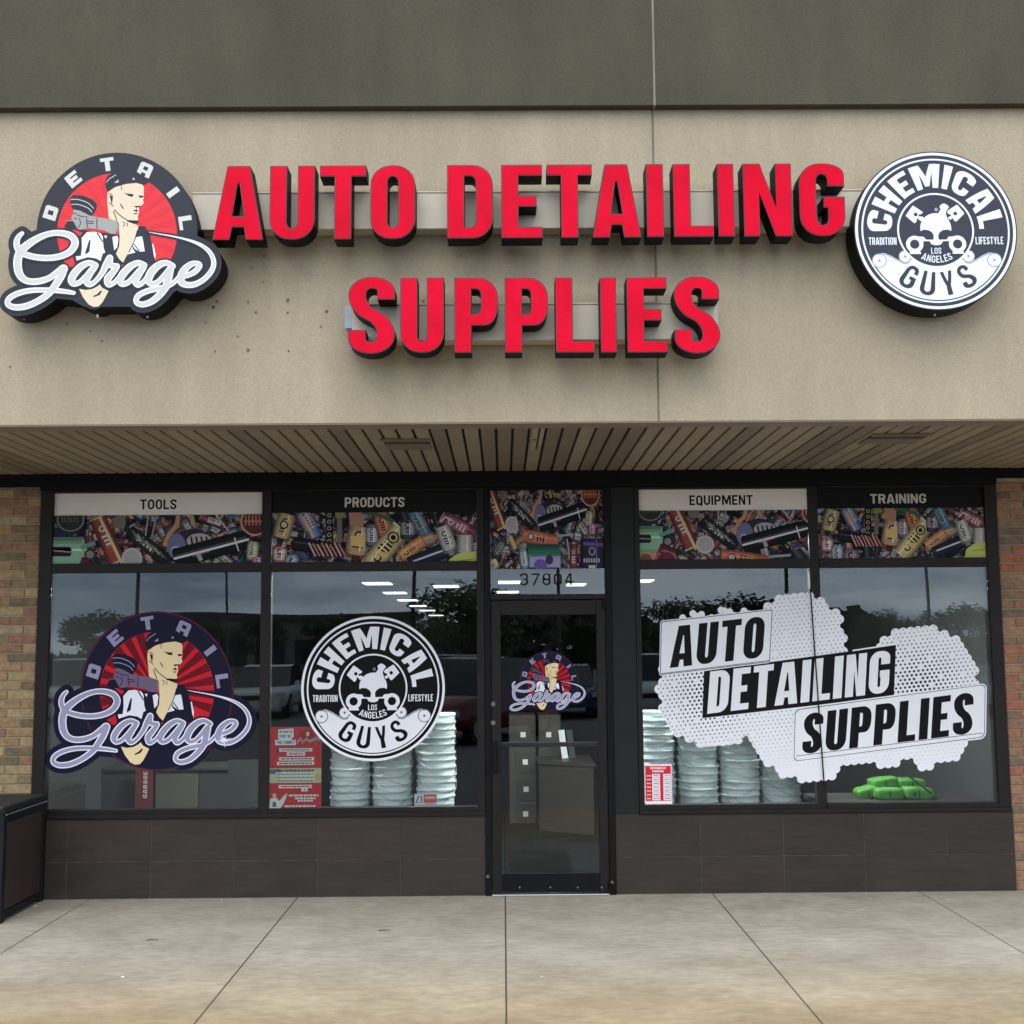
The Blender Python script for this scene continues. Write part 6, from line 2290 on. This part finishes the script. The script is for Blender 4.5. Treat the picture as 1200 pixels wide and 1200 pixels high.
CARS = {}
for kind in ('sedan', 'suv'):
    pr = []
    for nm, g_, mt_ in mk_car(kind):
        if isinstance(g_, tuple):
            g_ = MB().add(*g_)
        pr.append((nm, g_, mt_))
    CARS[kind] = pr


def car(kind, colr, x, y, rz, label):
    r_ = empty('parked_car', label, 'car', (x, y, -.15), 'cars parked across the car park')
    r_.rotation_euler = (0, 0, rz)
    for nm, g_, mt_ in CARS[kind]:
        key = (kind, id(g_), colr if mt_ == 'paint' else mt_)
        if key not in car.cache:
            mtt = {'paint': MT['car_' + colr], 'glass': MT['car_glass'], 'tyre': MT['tyre'], 'rim': MT['rim'], 'clear': MT['lamp_clear'], 'red': MT['lamp_red']}[mt_]
            car.cache[key] = g_.mesh(nm, mtt, nm in ('body', 'wheel') and nm == 'body')
        inst(nm, car.cache[key], (0, 0, 0), r_)


car.cache = {}
rowc = [('sedan', 'white'), ('suv', 'silver'), ('sedan', 'silver'), ('sedan', 'white'), ('sedan', 'black'), ('suv', 'dark_red'), ('sedan', 'blue'), ('suv', 'silver'), ('sedan', 'white'), ('suv', 'grey'), ('sedan', 'silver')]
slotx = [k * 2.75 + .2 - 1.375 for k in range(-5, 6)]
for k, ((kd, cl), x) in enumerate(zip(rowc, slotx)):
    nth = ['first', 'second', 'third', 'fourth', 'fifth', 'sixth', 'seventh', 'eighth', 'ninth', 'tenth', 'eleventh'][k]
    car(kd, cl, x + rng.uniform(-.15, .15), -26.8 + rng.uniform(-.3, .3), 0, f'{cl.replace("_", " ")} {kd} parked facing the shop, {nth} of the mirrored row')
x, _z = at(556, 820, 17)
car('suv', 'dark_red', x, -17.5, .5, 'dark red suv standing nearer the shop, mirrored at the right edge of the PRODUCTS window')


def mk_tree(seed, hgt, spread, nleaf):
    r = random.Random(seed)
    tr = MB()
    tr.tube((0, 0, 0), (r.uniform(-.1, .1), 0, hgt * .38), hgt * .035, hgt * .024, 9)
    tips = []
    for i in range(9):
        a = 2 * PI * i / 9 + r.uniform(-.3, .3)
        z0 = hgt * r.uniform(.25, .42)
        e = (math.cos(a) * spread * r.uniform(.4, .75), math.sin(a) * spread * r.uniform(.4, .75), hgt * r.uniform(.5, .85))
        tr.tube((0, 0, z0), e, hgt * .014, hgt * .005, 6)
        tips.append(e)
    tips.append((0, 0, hgt * .9))
    cr_ = MB()
    for i in range(nleaf):
        t = r.choice(tips)
        s_ = spread * .42
        d = Vector((r.gauss(0, 1), r.gauss(0, 1), r.gauss(0, .8)))
        d.normalize()
        d *= s_ * r.random() ** .45
        c_ = Vector(t) + d
        u = Vector((r.gauss(0, 1), r.gauss(0, 1), r.gauss(0, 1))).normalized() * r.uniform(.10, .2)
        v_ = u.orthogonal().normalized() * r.uniform(.06, .12)
        cr_.add([c_ - u, c_ + v_, c_ + u, c_ - v_], [(0, 1, 2, 3)])
    return tr.mesh('trunk', MT['bark']), cr_.mesh('crown', MT['leaf'])


TREES = [mk_tree(3, 7.5, 3.2, 3200), mk_tree(5, 6.0, 2.6, 2600)]
tl = [(548, -44, 0, 692, 'bushy tree beyond the cars, mirrored at the right edge of the PRODUCTS window'), (120, -70, 1, 722, 'tree beyond the cars, mirrored at the top left of the TOOLS window'), (300, -74, 0, 728, 'tree beyond the cars, mirrored beside the mullion of the TOOLS window'),
      (400, -80, 1, 724, 'tree beyond the cars, mirrored above the left side of the emblem decal'), (800, -60, 0, 708, 'tree beyond the cars, mirrored above the AUTO plate'), (870, -66, 1, 704, 'tree beyond the cars, mirrored left of the foam decal top'),
      (1040, -62, 0, 722, 'tree beyond the cars, mirrored between the two foam lobes'), (1130, -56, 1, 715, 'tree beyond the cars, mirrored at the right end of the TRAINING window'), (690, -52, 1, 735, 'tree beyond the cars, mirrored in the door glass'), (220, -84, 1, 730, 'distant tree mirrored over the top of the round garage decal')]
for px, Y, k, sc_, lab in tl:
    x = X_(px, 750, -Y)
    t = empty('tree', lab, 'tree', (x, Y, -.15), 'trees beyond the car park')
    topz = at(px, sc_, -Y)[1] + .15
    sc_ = topz / (7.3 if k == 0 else 5.8)
    t.scale = (sc_ * 1.5, sc_ * 1.5, sc_)
    t.rotation_euler = (0, 0, rng.uniform(0, 6))
    inst('trunk', TREES[k][0], (0, 0, 0), t)
    inst('crown', TREES[k][1], (0, 0, 0), t)

# far wood edge as one mass
mb = MB()
r = random.Random(21)
for i in range(5200):
    x = r.uniform(-95, 95)
    hz = 2.9 + 1.6 * math.sin(x * .07 + .6) + .9 * math.sin(x * .23 + 1) + r.uniform(-.6, .6)
    z = r.uniform(0, 1) ** .6 * max(hz, 1)
    c_ = Vector((x, -104 + r.uniform(-3, 3), z))
    u = Vector((r.gauss(0, 1), r.gauss(0, .6), r.gauss(0, 1))).normalized() * r.uniform(.5, 1.1)
    v_ = Vector((u.z, 0, -u.x)).normalized() * r.uniform(.35, .8)
    mb.add([c_ - u, c_ + v_, c_ + u, c_ - v_], [(0, 1, 2, 3)])
mb.build('distant_woods', MT['hedge'], None, 'dark wood edge far beyond the car park', None, None, 'stuff')

for px, Y, hh, kind, lab in ((487, -46, 12, 'utility', 'tall wooden utility pole mirrored in the PRODUCTS window'), (159, -52, 12, 'utility', 'tall wooden utility pole mirrored in the TOOLS window'), (921, -50, 12.5, 'utility', 'tall wooden utility pole mirrored above the foam decal'),
                             (266, -38, 5.6, 'lamp', 'car park lamp post mirrored in the TOOLS window'), (1087, -34, 9.5, 'lamp', 'car park lamp post mirrored in the TRAINING window'), (653, -30, 9, 'lamp', 'car park lamp post mirrored behind the street number')):
    x = X_(px, 720, -Y)
    t = empty('utility_pole' if kind == 'utility' else 'lamp_post', lab, 'pole', (x, Y, -.15), 'poles beyond the car park')
    MB().tube((0, 0, 0), (0, 0, hh), .10 if kind == 'utility' else .06, .07 if kind == 'utility' else .04, 10).build('pole', MT['bark'] if kind == 'utility' else MT['pole'], t)
    if kind == 'utility':
        for zz_ in (hh - .6, hh - 1.7):
            MB().box(-1.1, 1.1, -.06, .06, zz_ - .07, zz_ + .07).build('crossarm', MT['bark'], t)
            for xx in (-1, -.5, .5, 1):
                MB().tube((xx, 0, zz_ + .07), (xx, 0, zz_ + .22), .04, .03, 8).build('insulator', MT['rim'], t)
    else:
        MB().tube((0, 0, hh - .1), (1.3, 0, hh + .15), .04, .035, 8).build('arm', MT['pole'], t)
        MB().box(1.1, 1.75, -.16, .16, hh + .08, hh + .22).build('lamp_head', MT['pole'], t)
fb = empty('low_building', 'low brown commercial building with a flat roof far beyond the cars', 'building', (X_(352, 740, 88), -88, -.15))
MB().box(-9, 9, -4, 4, 0, 4.0).build('wall', MT['far_wall'], fb)
MB().box(-9.3, 9.3, -4.3, 4.3, 4.001, 4.5).build('roof', MT['far_roof'], fb)
for i in range(6):
    MB().box(-8.2 + i * 2.8, -6.2 + i * 2.8, 4.001, 4.05, .6, 2.6).build('window', MT['car_glass'], fb)
